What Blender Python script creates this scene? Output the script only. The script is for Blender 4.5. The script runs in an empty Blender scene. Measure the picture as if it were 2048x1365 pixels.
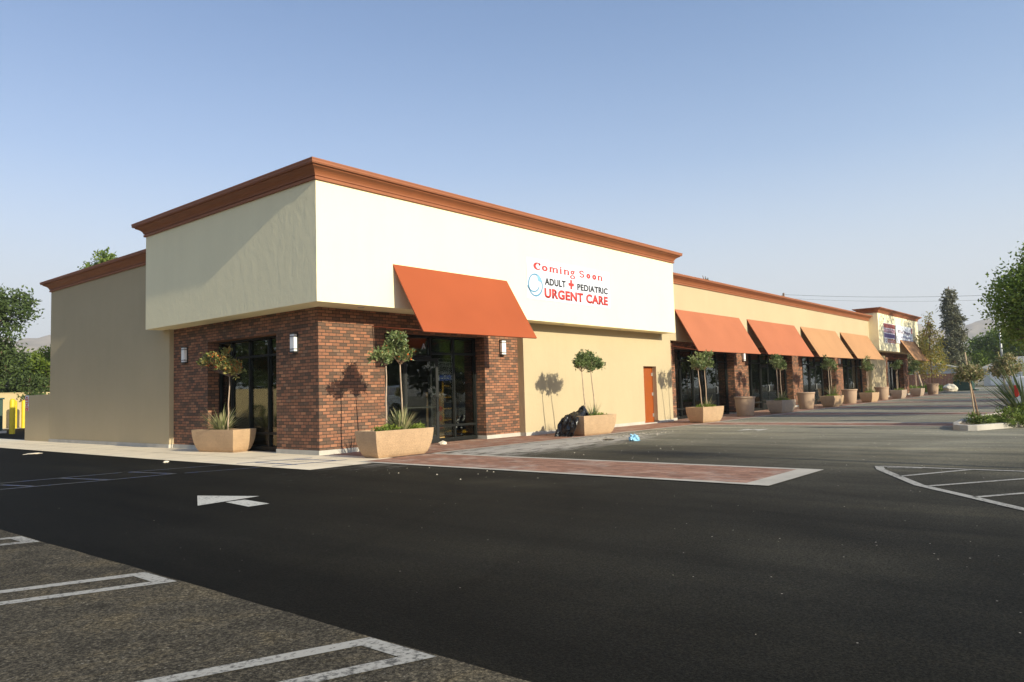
import bpy, bmesh, math, random
from mathutils import Vector, Matrix
R = math.radians
PI = math.pi
C = bpy.context.scene.collection
scene = bpy.context.scene

# ------------------------------------------------------------------ camera
CAM = Vector((-10.3779, -14.5495, 1.2922))
YAW, PIT, ROL, FPX = 0.69834, 0.068977, -0.028585, 1504.07
d = Vector((math.cos(YAW)*math.cos(PIT), math.sin(YAW)*math.cos(PIT), math.sin(PIT)))
r = Vector((math.sin(YAW), -math.cos(YAW), 0))
u = r.cross(d)
r2 = r*math.cos(ROL)+u*math.sin(ROL); u2 = u*math.cos(ROL)-r*math.sin(ROL)
cd = bpy.data.cameras.new('camera'); cam = bpy.data.objects.new('camera', cd); C.objects.link(cam)
m = Matrix((( r2.x, u2.x, -d.x, CAM.x), (r2.y, u2.y, -d.y, CAM.y), (r2.z, u2.z, -d.z, CAM.z), (0, 0, 0, 1)))
cam.matrix_world = m
cd.sensor_width = 36; cd.lens = FPX/2048*36; cd.clip_start = .1; cd.clip_end = 12000
scene.camera = cam

# ------------------------------------------------------------------ sky, sun, exposure
SUN = Vector((0.055, 1.0, -0.402)).normalized()      # direction the light travels
ELEV = math.asin(-SUN.z)
w = bpy.data.worlds.new('World'); scene.world = w; w.use_nodes = True
nt = w.node_tree; nt.nodes.clear()
sky = nt.nodes.new('ShaderNodeTexSky'); sky.sky_type = 'NISHITA'; sky.sun_disc = False
sky.sun_elevation = ELEV; sky.sun_rotation = R(180+3.15)
sky.air_density = 1.0; sky.dust_density = 1.0; sky.ozone_density = 1.1; sky.altitude = 100
bg = nt.nodes.new('ShaderNodeBackground'); bg.inputs[1].default_value = 0.15
out = nt.nodes.new('ShaderNodeOutputWorld')
# smoggy horizon: the clear sky gives way to pale haze towards the horizon
EXPO = 0.70
tcw = nt.nodes.new('ShaderNodeTexCoord'); sxw = nt.nodes.new('ShaderNodeSeparateXYZ'); nt.links.new(tcw.outputs['Generated'], sxw.inputs[0])
rw = nt.nodes.new('ShaderNodeValToRGB'); rw.color_ramp.interpolation = 'B_SPLINE'; e = rw.color_ramp.elements
for _ in range(4): e.new(.5)
for q, (pp, vv) in zip(e, ((0, .93), (.12, .88), (.20, .52), (.29, .18), (.46, .0), (.8, 0))): q.position = pp; q.color = (vv, vv, vv, 1)
nt.links.new(sxw.outputs[2], rw.inputs[0])
mw = nt.nodes.new('ShaderNodeMix'); mw.data_type = 'RGBA'; kk = 1/(2**EXPO*.15)
tw = nt.nodes.new('ShaderNodeMix'); tw.data_type = 'RGBA'; tw.blend_type = 'MULTIPLY'; tw.inputs[0].default_value = 1
nt.links.new(sky.outputs[0], tw.inputs[6]); 
ry = nt.nodes.new('ShaderNodeValToRGB'); ey = ry.color_ramp.elements       # the brightest clear part, far from the sun, is veiled by smog
ey[0].position = .15; ey[0].color = (.77, .83, .915, 1); ey[1].position = .95; ey[1].color = (.62, .62, .68, 1)
nt.links.new(sxw.outputs[1], ry.inputs[0]); nt.links.new(ry.outputs[0], tw.inputs[7])
nt.links.new(rw.outputs[0], mw.inputs[0]); nt.links.new(tw.outputs[2], mw.inputs[6]); mw.inputs[7].default_value = (.735*kk, .762*kk, .80*kk, 1)
nt.links.new(mw.outputs[2], bg.inputs[0]); nt.links.new(bg.outputs[0], out.inputs[0])
sl = bpy.data.lights.new('sun', 'SUN'); sl.energy = 4.2; sl.angle = R(.5); sl.color = (1, .92, .71)
so = bpy.data.objects.new('sun', sl); C.objects.link(so)
so.rotation_euler = SUN.to_track_quat('-Z', 'Y').to_euler()
scene.view_settings.view_transform = 'Standard'; scene.view_settings.look = 'None'
scene.view_settings.exposure = EXPO; scene.view_settings.gamma = 1
scene.view_settings.use_curve_mapping = False

# ------------------------------------------------------------------ ground height
def gz(x):
    return 0.0065*(min(max(x, 15), 90)-15)

# ------------------------------------------------------------------ materials
M = {}
def newmat(name):
    mt = bpy.data.materials.new(name); mt.use_nodes = True
    nt = mt.node_tree; nt.nodes.clear()
    o = nt.nodes.new('ShaderNodeOutputMaterial'); b = nt.nodes.new('ShaderNodeBsdfPrincipled')
    nt.links.new(b.outputs[0], o.inputs[0]); M[name] = mt
    return mt, nt, b
def N(nt, t, **k):
    n = nt.nodes.new(t)
    for a, v in k.items():
        if a.startswith('i_'): n.inputs[a[2:].replace('_', ' ')].default_value = v
        else: setattr(n, a, v)
    return n
def ramp(nt, fac, stops, interp='LINEAR'):
    n = nt.nodes.new('ShaderNodeValToRGB'); e = n.color_ramp.elements; n.color_ramp.interpolation = interp
    while len(e) < len(stops): e.new(.5)
    for i, (p, c) in enumerate(stops):
        e[i].position = p; e[i].color = (c[0], c[1], c[2], 1) if len(c) == 3 else c
    nt.links.new(fac, n.inputs[0]); return n.outputs[0]
def noise(nt, vec, scale, detail=4, rough=.55, dist=0):
    n = nt.nodes.new('ShaderNodeTexNoise'); n.inputs['Scale'].default_value = scale
    n.inputs['Detail'].default_value = detail; n.inputs['Roughness'].default_value = rough
    n.inputs['Distortion'].default_value = dist
    nt.links.new(vec, n.inputs['Vector']); return n.outputs['Fac']
def mix(nt, fac, a, b, mode='MIX'):
    n = nt.nodes.new('ShaderNodeMix'); n.data_type = 'RGBA'; n.blend_type = mode
    for s, v in ((n.inputs[0], fac), (n.inputs[6], a), (n.inputs[7], b)):
        if isinstance(v, (int, float)): s.default_value = v
        elif isinstance(v, tuple): s.default_value = (v[0], v[1], v[2], 1)
        else: nt.links.new(v, s)
    return n.outputs[2]
def math_(nt, op, a, b=0.0, c=None, clamp=False):
    n = nt.nodes.new('ShaderNodeMath'); n.operation = op; n.use_clamp = clamp
    for i, v in enumerate((a, b, c)):
        if v is None: continue
        if isinstance(v, (int, float)): n.inputs[i].default_value = v
        else: nt.links.new(v, n.inputs[i])
    return n.outputs[0]
def bump(nt, b, h, strength, dist=.01):
    n = nt.nodes.new('ShaderNodeBump'); n.inputs['Strength'].default_value = strength
    n.inputs['Distance'].default_value = dist
    nt.links.new(h, n.inputs['Height']); nt.links.new(n.outputs[0], b.inputs['Normal'])
def ocoord(nt, scale=(1, 1, 1)):
    t = nt.nodes.new('ShaderNodeTexCoord'); mp = nt.nodes.new('ShaderNodeMapping')
    mp.inputs['Scale'].default_value = scale
    nt.links.new(t.outputs['Object'], mp.inputs[0]); return mp.outputs[0]
def simple(name, col, rough=.6, var=.12, scale=6, bmp=.15, bscale=60, metal=0, spec=.5):
    mt, nt, b = newmat(name); v = ocoord(nt)
    f = noise(nt, v, scale, 5)
    lo = tuple(c*(1-var) for c in col); hi = tuple(min(1, c*(1+var)) for c in col)
    nt.links.new(ramp(nt, f, [(.3, lo), (.7, hi)]), b.inputs['Base Color'])
    b.inputs['Roughness'].default_value = rough; b.inputs['Metallic'].default_value = metal
    b.inputs['Specular IOR Level'].default_value = spec
    if bmp: bump(nt, b, noise(nt, v, bscale, 3), bmp, .01)
    return mt
def stucco(name, col, var=.04, streak=.05, bstr=.5):
    mt, nt, b = newmat(name); v = ocoord(nt)
    f = noise(nt, v, .45, 5, .6)
    c = ramp(nt, f, [(.3, tuple(x*(1-var) for x in col)), (.7, tuple(x*(1+var) for x in col))])
    s = noise(nt, ocoord(nt, (2.2, 2.2, .16)), 1.5, 5, .6)       # faint run-off streaks
    c = mix(nt, 1, c, ramp(nt, s, [(.35, (1-streak,)*3), (.62, (1, 1, 1))]), 'MULTIPLY')
    nt.links.new(c, b.inputs['Base Color']); b.inputs['Roughness'].default_value = .92
    b.inputs['Specular IOR Level'].default_value = .15
    h1 = noise(nt, v, 130, 3, .6); h2 = noise(nt, ocoord(nt, (1.9, 1.9, 1.1)), 2.6, 5, .55, .5); h3 = noise(nt, ocoord(nt, (5, 5, 1.2)), 4, 3, .6)
    h = math_(nt, 'ADD', math_(nt, 'MULTIPLY', h1, .10), math_(nt, 'ADD', math_(nt, 'MULTIPLY', h2, 1.0), math_(nt, 'MULTIPLY', h3, .35)))
    bump(nt, b, h, bstr, .018)
    return mt
stucco('ivory_stucco', (.90, .80, .525), .02, .02, .42)
stucco('beige_stucco', (.475, .385, .24), .04, .02, .5)
simple('cornice_paint', (.29, .098, .038), .62, .07, 2.5, .06, 90)
simple('metal_black', (.010, .011, .010), .5, .15, 8, .02, 90, 0, .2)
simple('concrete_base', (.46, .43, .37), .9, .12, 3, .3, 60)
simple('roofing', (.35, .34, .32), .95)
simple('door_paint', (.30, .07, .010), .45, .06, 3, .03, 70)
simple('hinge_metal', (.65, .65, .66), .35, .1, 5, 0, metal=.9)
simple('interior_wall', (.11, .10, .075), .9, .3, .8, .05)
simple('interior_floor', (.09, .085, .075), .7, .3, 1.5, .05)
simple('cream_reveal', (.62, .55, .42), .85, .08, 3)
simple('frosted_lens', (.85, .84, .82), .4, .02, 3, 0)
simple('lamp_metal', (.03, .028, .026), .5, .1, 8, 0)

def brickmat(name, w=.215, h=.0762, mortar=.0062, paving=False):
    mt, nt, b = newmat(name)
    t = nt.nodes.new('ShaderNodeTexCoord'); g = nt.nodes.new('ShaderNodeNewGeometry')
    sx = nt.nodes.new('ShaderNodeSeparateXYZ'); nt.links.new(t.outputs['Object'], sx.inputs[0])
    cb = nt.nodes.new('ShaderNodeCombineXYZ')
    if not paving:
        sn = nt.nodes.new('ShaderNodeSeparateXYZ'); nt.links.new(g.outputs['True Normal'], sn.inputs[0])
        ax = math_(nt, 'ABSOLUTE', sn.outputs[0]); ay = math_(nt, 'ABSOLUTE', sn.outputs[1])
        uu = math_(nt, 'ADD', math_(nt, 'MULTIPLY', sx.outputs[0], ay), math_(nt, 'MULTIPLY', sx.outputs[1], ax))
        nt.links.new(uu, cb.inputs[0]); nt.links.new(sx.outputs[2], cb.inputs[1])
    else:
        nt.links.new(sx.outputs[1], cb.inputs[0]); nt.links.new(sx.outputs[0], cb.inputs[1])
    br = nt.nodes.new('ShaderNodeTexBrick'); br.offset = .5
    br.inputs['Scale'].default_value = 1; br.inputs['Brick Width'].default_value = w
    br.inputs['Row Height'].default_value = h; br.inputs['Mortar Size'].default_value = mortar
    br.inputs['Mortar Smooth'].default_value = .25; br.inputs['Bias'].default_value = 0
    br.inputs['Color1'].default_value = (0, 0, 0, 1); br.inputs['Color2'].default_value = (1, 1, 1, 1)
    br.inputs['Mortar'].default_value = (.5, .5, .5, 1)
    nt.links.new(cb.outputs[0], br.inputs['Vector'])
    if paving:
        col = ramp(nt, br.outputs['Color'], [(0, (.22, .105, .07)), (.5, (.30, .15, .10)), (1, (.38, .20, .135))])
        mort = (.20, .14, .11)
    else:
        col = ramp(nt, br.outputs['Color'], [(0, (.12, .074, .052)), (.22, (.155, .092, .062)), (.36, (.22, .108, .065)), (.55, (.285, .13, .074)), (.78, (.33, .145, .082)), (.92, (.40, .19, .105)), (1, (.20, .125, .085))])
        mort = (.055, .044, .034)
    n1 = noise(nt, t.outputs['Object'], 38, 4, .6)
    col = mix(nt, 1, col, ramp(nt, n1, [(.25, (.78, .78, .78)), (.7, (1.12, 1.12, 1.12))]), 'MULTIPLY')
    n2 = noise(nt, t.outputs['Object'], .7 if not paving else 1.6, 4, .6)
    col = mix(nt, 1, col, ramp(nt, n2, [(.3, (.85, .85, .85)), (.7, (1.06, 1.05, 1.03))]), 'MULTIPLY')
    col = mix(nt, br.outputs['Fac'], col, mort)
    if paving:   # pale mortar dust tracked over the pavers
        dn = noise(nt, t.outputs['Object'], 1.1, 6, .7)
        col = mix(nt, ramp(nt, dn, [(.50, (0, 0, 0)), (.72, (.6, .6, .6))]), col, (.50, .44, .38))
    nt.links.new(col, b.inputs['Base Color']); b.inputs['Roughness'].default_value = .85
    b.inputs['Specular IOR Level'].default_value = .25
    hh = math_(nt, 'ADD', math_(nt, 'MULTIPLY', math_(nt, 'SUBTRACT', 1, br.outputs['Fac']), 1), math_(nt, 'MULTIPLY', n1, .35))
    bump(nt, b, hh, .7, .006)
brickmat('brick', .203, .0762, .0088)
brickmat('brick_paving', .20, .10, .005, True)

def asphalt(name, base, patch, speck, dust_and_shading=False, rough=.72, tracks=False):
    mt, nt, b = newmat(name)
    t = nt.nodes.new('ShaderNodeTexCoord'); v = t.outputs['Object']
    big = noise(nt, v, .22, 5, .6, .5)
    c = ramp(nt, big, [(.3, tuple(x*(1-patch) for x in base)), (.55, base), (.75, tuple(x*(1+patch*1.6) for x in base))])
    fine = noise(nt, v, 60, 3, .85)
    c = mix(nt, 1, c, ramp(nt, fine, [(.36, (.45, .45, .45)), (.5, (.95, .95, .95)), (.66, (1.9, 1.87, 1.78))]), 'MULTIPLY')
    vo = N(nt, 'ShaderNodeTexVoronoi', i_Scale=32.0); nt.links.new(v, vo.inputs['Vector'])
    sep = nt.nodes.new('ShaderNodeSeparateColor'); nt.links.new(vo.outputs['Color'], sep.inputs[0])
    sp = math_(nt, 'MULTIPLY', math_(nt, 'GREATER_THAN', sep.outputs[0], 1-speck), math_(nt, 'LESS_THAN', vo.outputs['Distance'], .20))
    c = mix(nt, sp, c, (.17, .155, .13))
    if not dust_and_shading:   # coarse worn aggregate with brownish oily patches
        g1 = noise(nt, v, 45, 3, .8); c = mix(nt, 1, c, ramp(nt, g1, [(.36, (.45, .45, .45)), (.5, (1, 1, 1)), (.64, (1.9, 1.85, 1.75))]), 'MULTIPLY')
        g2 = noise(nt, v, 1.3, 6, .7, 1.0); c = mix(nt, 1, c, ramp(nt, g2, [(.34, (.60, .60, .60)), (.5, (1, 1, 1)), (.66, (1.35, 1.27, 1.10))]), 'MULTIPLY')
    sx = nt.nodes.new('ShaderNodeSeparateXYZ'); nt.links.new(v, sx.inputs[0])
    if dust_and_shading:   # brightness falloff painted into the colour: darkened near the camera, paler down the aisle
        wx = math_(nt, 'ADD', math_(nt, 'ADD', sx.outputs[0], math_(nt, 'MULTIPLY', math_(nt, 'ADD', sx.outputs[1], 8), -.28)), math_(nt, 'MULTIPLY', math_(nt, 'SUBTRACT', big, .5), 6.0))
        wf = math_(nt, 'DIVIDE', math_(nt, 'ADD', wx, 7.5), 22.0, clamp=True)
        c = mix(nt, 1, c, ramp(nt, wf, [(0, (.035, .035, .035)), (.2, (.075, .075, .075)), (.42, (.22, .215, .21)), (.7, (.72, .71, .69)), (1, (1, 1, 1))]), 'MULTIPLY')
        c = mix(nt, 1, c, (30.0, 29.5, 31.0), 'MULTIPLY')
    if tracks:
        # faint turning tyre arcs
        for cx_, cy_, rr_ in ((2.0, -13.0, 3.3), (2.0, -13.0, 4.9), (-9.0, -1.0, 8.6), (-9.0, -1.0, 10.2)):
            ax_ = math_(nt, 'SUBTRACT', sx.outputs[0], cx_); ay_ = math_(nt, 'SUBTRACT', sx.outputs[1], cy_)
            rd = math_(nt, 'SQRT', math_(nt, 'ADD', math_(nt, 'MULTIPLY', ax_, ax_), math_(nt, 'MULTIPLY', ay_, ay_)))
            ln = math_(nt, 'SUBTRACT', 1.0, math_(nt, 'DIVIDE', math_(nt, 'ABSOLUTE', math_(nt, 'SUBTRACT', rd, rr_)), .13), clamp=True)
            c = mix(nt, math_(nt, 'MULTIPLY', ln, .32), c, mix(nt, 1, c, (.55, .55, .55), 'MULTIPLY'))
        mp = nt.nodes.new('ShaderNodeMapping'); mp.inputs['Scale'].default_value = (1, .10, 1); mp.inputs['Rotation'].default_value = (0, 0, R(-24)); nt.links.new(v, mp.inputs[0])
        tr = noise(nt, mp.outputs[0], 1.1, 4, .6, .3)
        c = mix(nt, 1, c, ramp(nt, tr, [(.38, (.80, .80, .80)), (.5, (1, 1, 1)), (.68, (1.35, 1.3, 1.2))]), 'MULTIPLY')
    if dust_and_shading:   # construction dust washed over the asphalt beside the walkway, drawn out along the aisle
        # strength falls with distance from the walkway at x about 3..8, y about -3
        dx = math_(nt, 'DIVIDE', math_(nt, 'SUBTRACT', sx.outputs[0], 4.6), 5.6); dy = math_(nt, 'DIVIDE', math_(nt, 'ADD', sx.outputs[1], 3.0), 1.7)
        dd = math_(nt, 'SQRT', math_(nt, 'ADD', math_(nt, 'MULTIPLY', dx, dx), math_(nt, 'MULTIPLY', dy, dy)))
        k = math_(nt, 'SUBTRACT', 1.25, dd, clamp=True)
        mp = nt.nodes.new('ShaderNodeMapping'); mp.inputs['Scale'].default_value = (1.0, 3.2, 1); mp.inputs['Rotation'].default_value = (0, 0, R(40)); nt.links.new(v, mp.inputs[0])
        dn = noise(nt, mp.outputs[0], 1.5, 8, .72, .4)
        a = math_(nt, 'MULTIPLY', ramp(nt, math_(nt, 'ADD', dn, math_(nt, 'MULTIPLY', k, .20)), [(.50, (0, 0, 0)), (.68, (1, 1, 1))]), math_(nt, 'MULTIPLY', k, 1.5, clamp=True), clamp=True)
        c = mix(nt, a, c, (.40, .37, .33))
        # thin scuffs on the left part of the lane
        dx = math_(nt, 'DIVIDE', math_(nt, 'ADD', sx.outputs[0], 1.6), 2.2); dy = math_(nt, 'DIVIDE', math_(nt, 'ADD', sx.outputs[1], 3.7), 1.3)
        dd = math_(nt, 'SQRT', math_(nt, 'ADD', math_(nt, 'MULTIPLY', dx, dx), math_(nt, 'MULTIPLY', dy, dy)))
        k = math_(nt, 'SUBTRACT', 1.1, dd, clamp=True)
        mp2 = nt.nodes.new('ShaderNodeMapping'); mp2.inputs['Scale'].default_value = (1.4, 7, 1); mp2.inputs['Rotation'].default_value = (0, 0, R(55)); nt.links.new(v, mp2.inputs[0])
        dn2 = noise(nt, mp2.outputs[0], 1.6, 6, .7)
        a = math_(nt, 'MULTIPLY', ramp(nt, dn2, [(.60, (0, 0, 0)), (.70, (1, 1, 1))]), k, clamp=True)
        c = mix(nt, a, c, (.30, .29, .28))
    nt.links.new(c, b.inputs['Base Color']); b.inputs['Roughness'].default_value = rough
    b.inputs['Specular IOR Level'].default_value = .06
    h = math_(nt, 'ADD', noise(nt, v, 120, 2, .6), math_(nt, 'MULTIPLY', noise(nt, v, 30, 2, .6), .6))
    bump(nt, b, h, .5, .006)
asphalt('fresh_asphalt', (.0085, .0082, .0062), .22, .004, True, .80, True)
asphalt('old_asphalt', (.078, .068, .052), .30, .16, False, .9)
simple('pavement_concrete', (.74, .63, .465), .88, .10, 1.3, .25, 50)
simple('band_concrete', (.42, .385, .33), .88, .16, 2.2, .25, 50)
simple('kerb_concrete', (.42, .39, .34), .88, .14, 1.6, .3, 40)
def paint(name, col, wear=.5, scale=9):
    mt, nt, b = newmat(name); v = ocoord(nt)
    n1 = noise(nt, v, scale, 8, .75); n2 = noise(nt, v, 2.2, 4, .6)
    f = ramp(nt, math_(nt, 'ADD', n1, math_(nt, 'MULTIPLY', n2, .3)), [(wear, (0, 0, 0)), (wear+.12, (1, 1, 1))])
    nt.links.new(mix(nt, f, (.07, .066, .058), col), b.inputs['Base Color']); b.inputs['Roughness'].default_value = .8
    bump(nt, b, noise(nt, v, 110, 2), .4, .005)
paint('white_paint', (.36, .34, .30), .53, 26)
paint('arrow_paint', (.50, .48, .43), .50, 24)
paint('blue_paint', (.04, .075, .22), .64, 14)
paint('blue_paint_pale', (.13, .18, .34), .5, 14)
simple('soil', (.12, .08, .05), .95, .4, 12, .8, 40)
simple('dirt', (.30, .22, .14), .95, .3, 1.5, .6, 20)
simple('far_ground', (.16, .14, .09), .95, .4, .05, .3, 5)
simple('hill_rock', (.30, .24, .17), .95, .35, .02, .6, .05)
def terrazzo(name, col):
    mt, nt, b = newmat(name); v = ocoord(nt)
    f = noise(nt, v, 75, 3, .85); g2 = noise(nt, v, 2.4, 4)
    c = ramp(nt, f, [(.36, tuple(x*.62 for x in col)), (.5, col), (.64, tuple(min(1, x*1.38) for x in col))])
    c = mix(nt, 1, c, ramp(nt, g2, [(.3, (.88, .88, .88)), (.7, (1.06, 1.06, 1.06))]), 'MULTIPLY')
    nt.links.new(c, b.inputs['Base Color']); b.inputs['Roughness'].default_value = .8
    bump(nt, b, f, .25, .004)
terrazzo('planter_concrete', (.43, .285, .165))
terrazzo('planter_concrete_shaded', (.36, .27, .20))  # shaded copy of the planter concrete: tree shade greyed into the colour
simple('pot_clay', (.40, .275, .185), .85, .06, 3, .1, 60)
simple('bark', (.20, .125, .08), .9, .35, 14, .8, 40)
simple('pale_bark', (.42, .31, .22), .9, .25, 10, .5, 40)
simple('stake_wood', (.45, .33, .21), .85, .2, 8, .4, 50)
def fabric(name, col, spec=.2):
    mt, nt, b = newmat(name); v = ocoord(nt)
    f = noise(nt, v, .8, 4); f2 = noise(nt, v, 170, 2)
    c = ramp(nt, f, [(.3, tuple(x*.94 for x in col)), (.7, tuple(x*1.05 for x in col))])
    nt.links.new(c, b.inputs['Base Color']); b.inputs['Roughness'].default_value = .9
    b.inputs['Specular IOR Level'].default_value = spec
    bump(nt, b, math_(nt, 'ADD', math_(nt, 'MULTIPLY', f2, .3), noise(nt, ocoord(nt, (1.2, .5, .5)), 1.6, 3)), .25, .02)
fabric('rust_canvas', (.33, .078, .029))
fabric('tan_canvas', (.42, .225, .11))
fabric('hazy_rust_canvas', (.39, .135, .068))  # rust canvas with distance haze put into the colour, paler than the near awning
simple('awning_frame', (.26, .055, .02), .6, .05)
def leafmat(name, cols, rough=.45, trans=.25):
    mt = bpy.data.materials.new(name); mt.use_nodes = True; nt = mt.node_tree; nt.nodes.clear(); M[name] = mt
    o = nt.nodes.new('ShaderNodeOutputMaterial'); b = nt.nodes.new('ShaderNodeBsdfPrincipled')
    at = nt.nodes.new('ShaderNodeAttribute'); at.attribute_name = 'leaf_tone'
    k = len(cols)
    c = ramp(nt, at.outputs['Fac'], [(i/(k-1) if k > 1 else 0, q) for i, q in enumerate(cols)])
    nt.links.new(c, b.inputs['Base Color']); b.inputs['Roughness'].default_value = rough
    b.inputs['Specular IOR Level'].default_value = .35
    tr = nt.nodes.new('ShaderNodeBsdfTranslucent'); nt.links.new(c, tr.inputs[0])
    mx = nt.nodes.new('ShaderNodeMixShader'); mx.inputs[0].default_value = trans
    nt.links.new(b.outputs[0], mx.inputs[1]); nt.links.new(tr.outputs[0], mx.inputs[2]); nt.links.new(mx.outputs[0], o.inputs[0])
leafmat('shade_leaf', [(.08, .13, .022), (.16, .24, .04), (.25, .34, .065), (.34, .42, .11)], .5, .42)
leafmat('glossy_leaf', [(.045, .07, .025), (.09, .13, .04), (.20, .25, .09), (.36, .38, .18)], .35)
leafmat('berry_leaf', [(.05, .07, .025), (.12, .15, .045), (.26, .27, .08), (.42, .36, .12), (.50, .20, .05)], .4)
leafmat('berry', [(.62, .09, .015), (.75, .17, .02)], .4, .05)
leafmat('green_leaf', [(.07, .11, .02), (.13, .19, .035), (.20, .27, .055), (.27, .33, .09)], .5, .35)
leafmat('bright_leaf', [(.08, .13, .015), (.14, .20, .025), (.23, .29, .045)], .5, .35)
leafmat('dark_leaf', [(.03, .05, .015), (.065, .10, .026), (.11, .155, .045)], .55, .2)
leafmat('dusty_leaf', [(.09, .095, .06), (.15, .155, .09), (.23, .21, .13)], .6, .2)
leafmat('yellow_leaf', [(.18, .22, .05), (.36, .34, .09), (.58, .47, .12), (.55, .36, .10)], .5, .35)
leafmat('bronze_leaf', [(.10, .14, .05), (.22, .25, .10), (.42, .33, .17), (.62, .55, .38)], .5, .3)
leafmat('spike_leaf', [(.12, .15, .05), (.28, .29, .13), (.50, .44, .24)], .5, .2)
leafmat('flax_leaf', [(.07, .11, .04), (.13, .18, .07), (.33, .33, .19)], .5, .15)
leafmat('cover_leaf', [(.07, .12, .015), (.16, .22, .03), (.27, .31, .06)], .5, .3)
simple('white_plaster', (.62, .64, .66), .8, .05, 2)
simple('grey_roof', (.34, .33, .31), .9, .12, 2, .3, 15)
simple('fence_wood', (.24, .11, .06), .85, .4, 5, .4, 40)
simple('cabinet_green', (.010, .045, .032), .5, .1, 4, .02)
simple('bollard_yellow', (.62, .46, .012), .5, .06, 4, .03)
simple('block_wall', (.48, .37, .20), .9, .07, 1.2, .3, 50)
simple('galvanised', (.55, .55, .54), .45, .1, 4, .02, metal=.4)
simple('truck_paint', (.80, .80, .80), .25, .02, 3, 0)
simple('tail_light', (.55, .03, .015), .15, .15, 20, 0)
simple('chrome_grey', (.20, .20, .20), .35, .1, 4, 0, metal=.5)
simple('tyre_rubber', (.02, .02, .02), .8, .2, 8, .2)
simple('dark_glass', (.015, .018, .018), .05, .1, 3, 0)
simple('rubble', (.62, .55, .44), .9, .2, 8, .7, 20)
simple('black_plastic', (.012, .012, .013), .32, .3, 6, .25, 14)
simple('sky_blue_plastic', (.30, .58, .80), .45, .35, 9, .4, 20)
simple('banner_white', (.64, .66, .74), .55, .01, 2, 0)
simple('banner_white_far', (.86, .87, .90), .55, .03, 2, 0)
simple('print_red', (.55, .04, .03), .6, .1, 5, 0)
simple('print_black', (.02, .02, .022), .6, .1, 5, 0)
simple('print_blue', (.10, .26, .40), .6, .12, 5, 0)
simple('print_pale_blue', (.20, .42, .58), .6, .05, 5, 0)
simple('sign_red', (.44, .10, .08), .6, .1, 3, 0)
simple('sign_mauve', (.45, .24, .30), .6, .1, 3, 0)
simple('sign_purple', (.16, .10, .24), .6, .1, 3, 0)
simple('sign_brown', (.45, .20, .12), .6, .1, 3, 0)
simple('sign_pink_letter', (.78, .52, .58), .6, .1, 3, 0)
simple('sign_grey_letter', (.28, .22, .30), .6, .1, 3, 0)
simple('sign_violet_letter', (.42, .42, .58), .6, .1, 3, 0)
simple('banner_grey', (.85, .88, .88), .6, .04, 3, 0)
simple('banner_navy', (.05, .06, .10), .6, .05, 3, 0)
simple('sticker_blue', (.03, .08, .42), .5, .05, 3, 0)
simple('ladder_yellow', (.85, .45, .02), .5, .05, 3, 0)
simple('cardboard', (.42, .27, .13), .85, .12, 4, .1)
simple('carton_print', (.50, .10, .05), .8, .1, 5, 0)
simple('traffic_red', (.60, .06, .04), .5, .05, 3, 0)
simple('wire_black', (.05, .05, .055), .6, .1, 3, 0)
def glass(name, tint, ior=1.55):
    mt = bpy.data.materials.new(name); mt.use_nodes = True; nt = mt.node_tree; nt.nodes.clear(); M[name] = mt
    o = nt.nodes.new('ShaderNodeOutputMaterial')
    fr = nt.nodes.new('ShaderNodeFresnel'); fr.inputs[0].default_value = ior
    tr = nt.nodes.new('ShaderNodeBsdfTransparent'); tr.inputs[0].default_value = (*tint, 1)
    gl = nt.nodes.new('ShaderNodeBsdfGlossy'); gl.inputs['Roughness'].default_value = 0.0; gl.inputs[0].default_value = (.9, .92, .9, 1)
    v = ocoord(nt); bp = nt.nodes.new('ShaderNodeBump'); bp.inputs['Strength'].default_value = .02; bp.inputs['Distance'].default_value = .05
    nt.links.new(noise(nt, v, .9, 2), bp.inputs['Height']); nt.links.new(bp.outputs[0], gl.inputs['Normal'])
    mx = nt.nodes.new('ShaderNodeMixShader')
    nt.links.new(math_(nt, 'MULTIPLY', fr.outputs[0], .95, clamp=True), mx.inputs[0]); nt.links.new(tr.outputs[0], mx.inputs[1]); nt.links.new(gl.outputs[0], mx.inputs[2])
    nt.links.new(mx.outputs[0], o.inputs[0])
glass('window_glass', (.93, .95, .92), 1.45)

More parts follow.
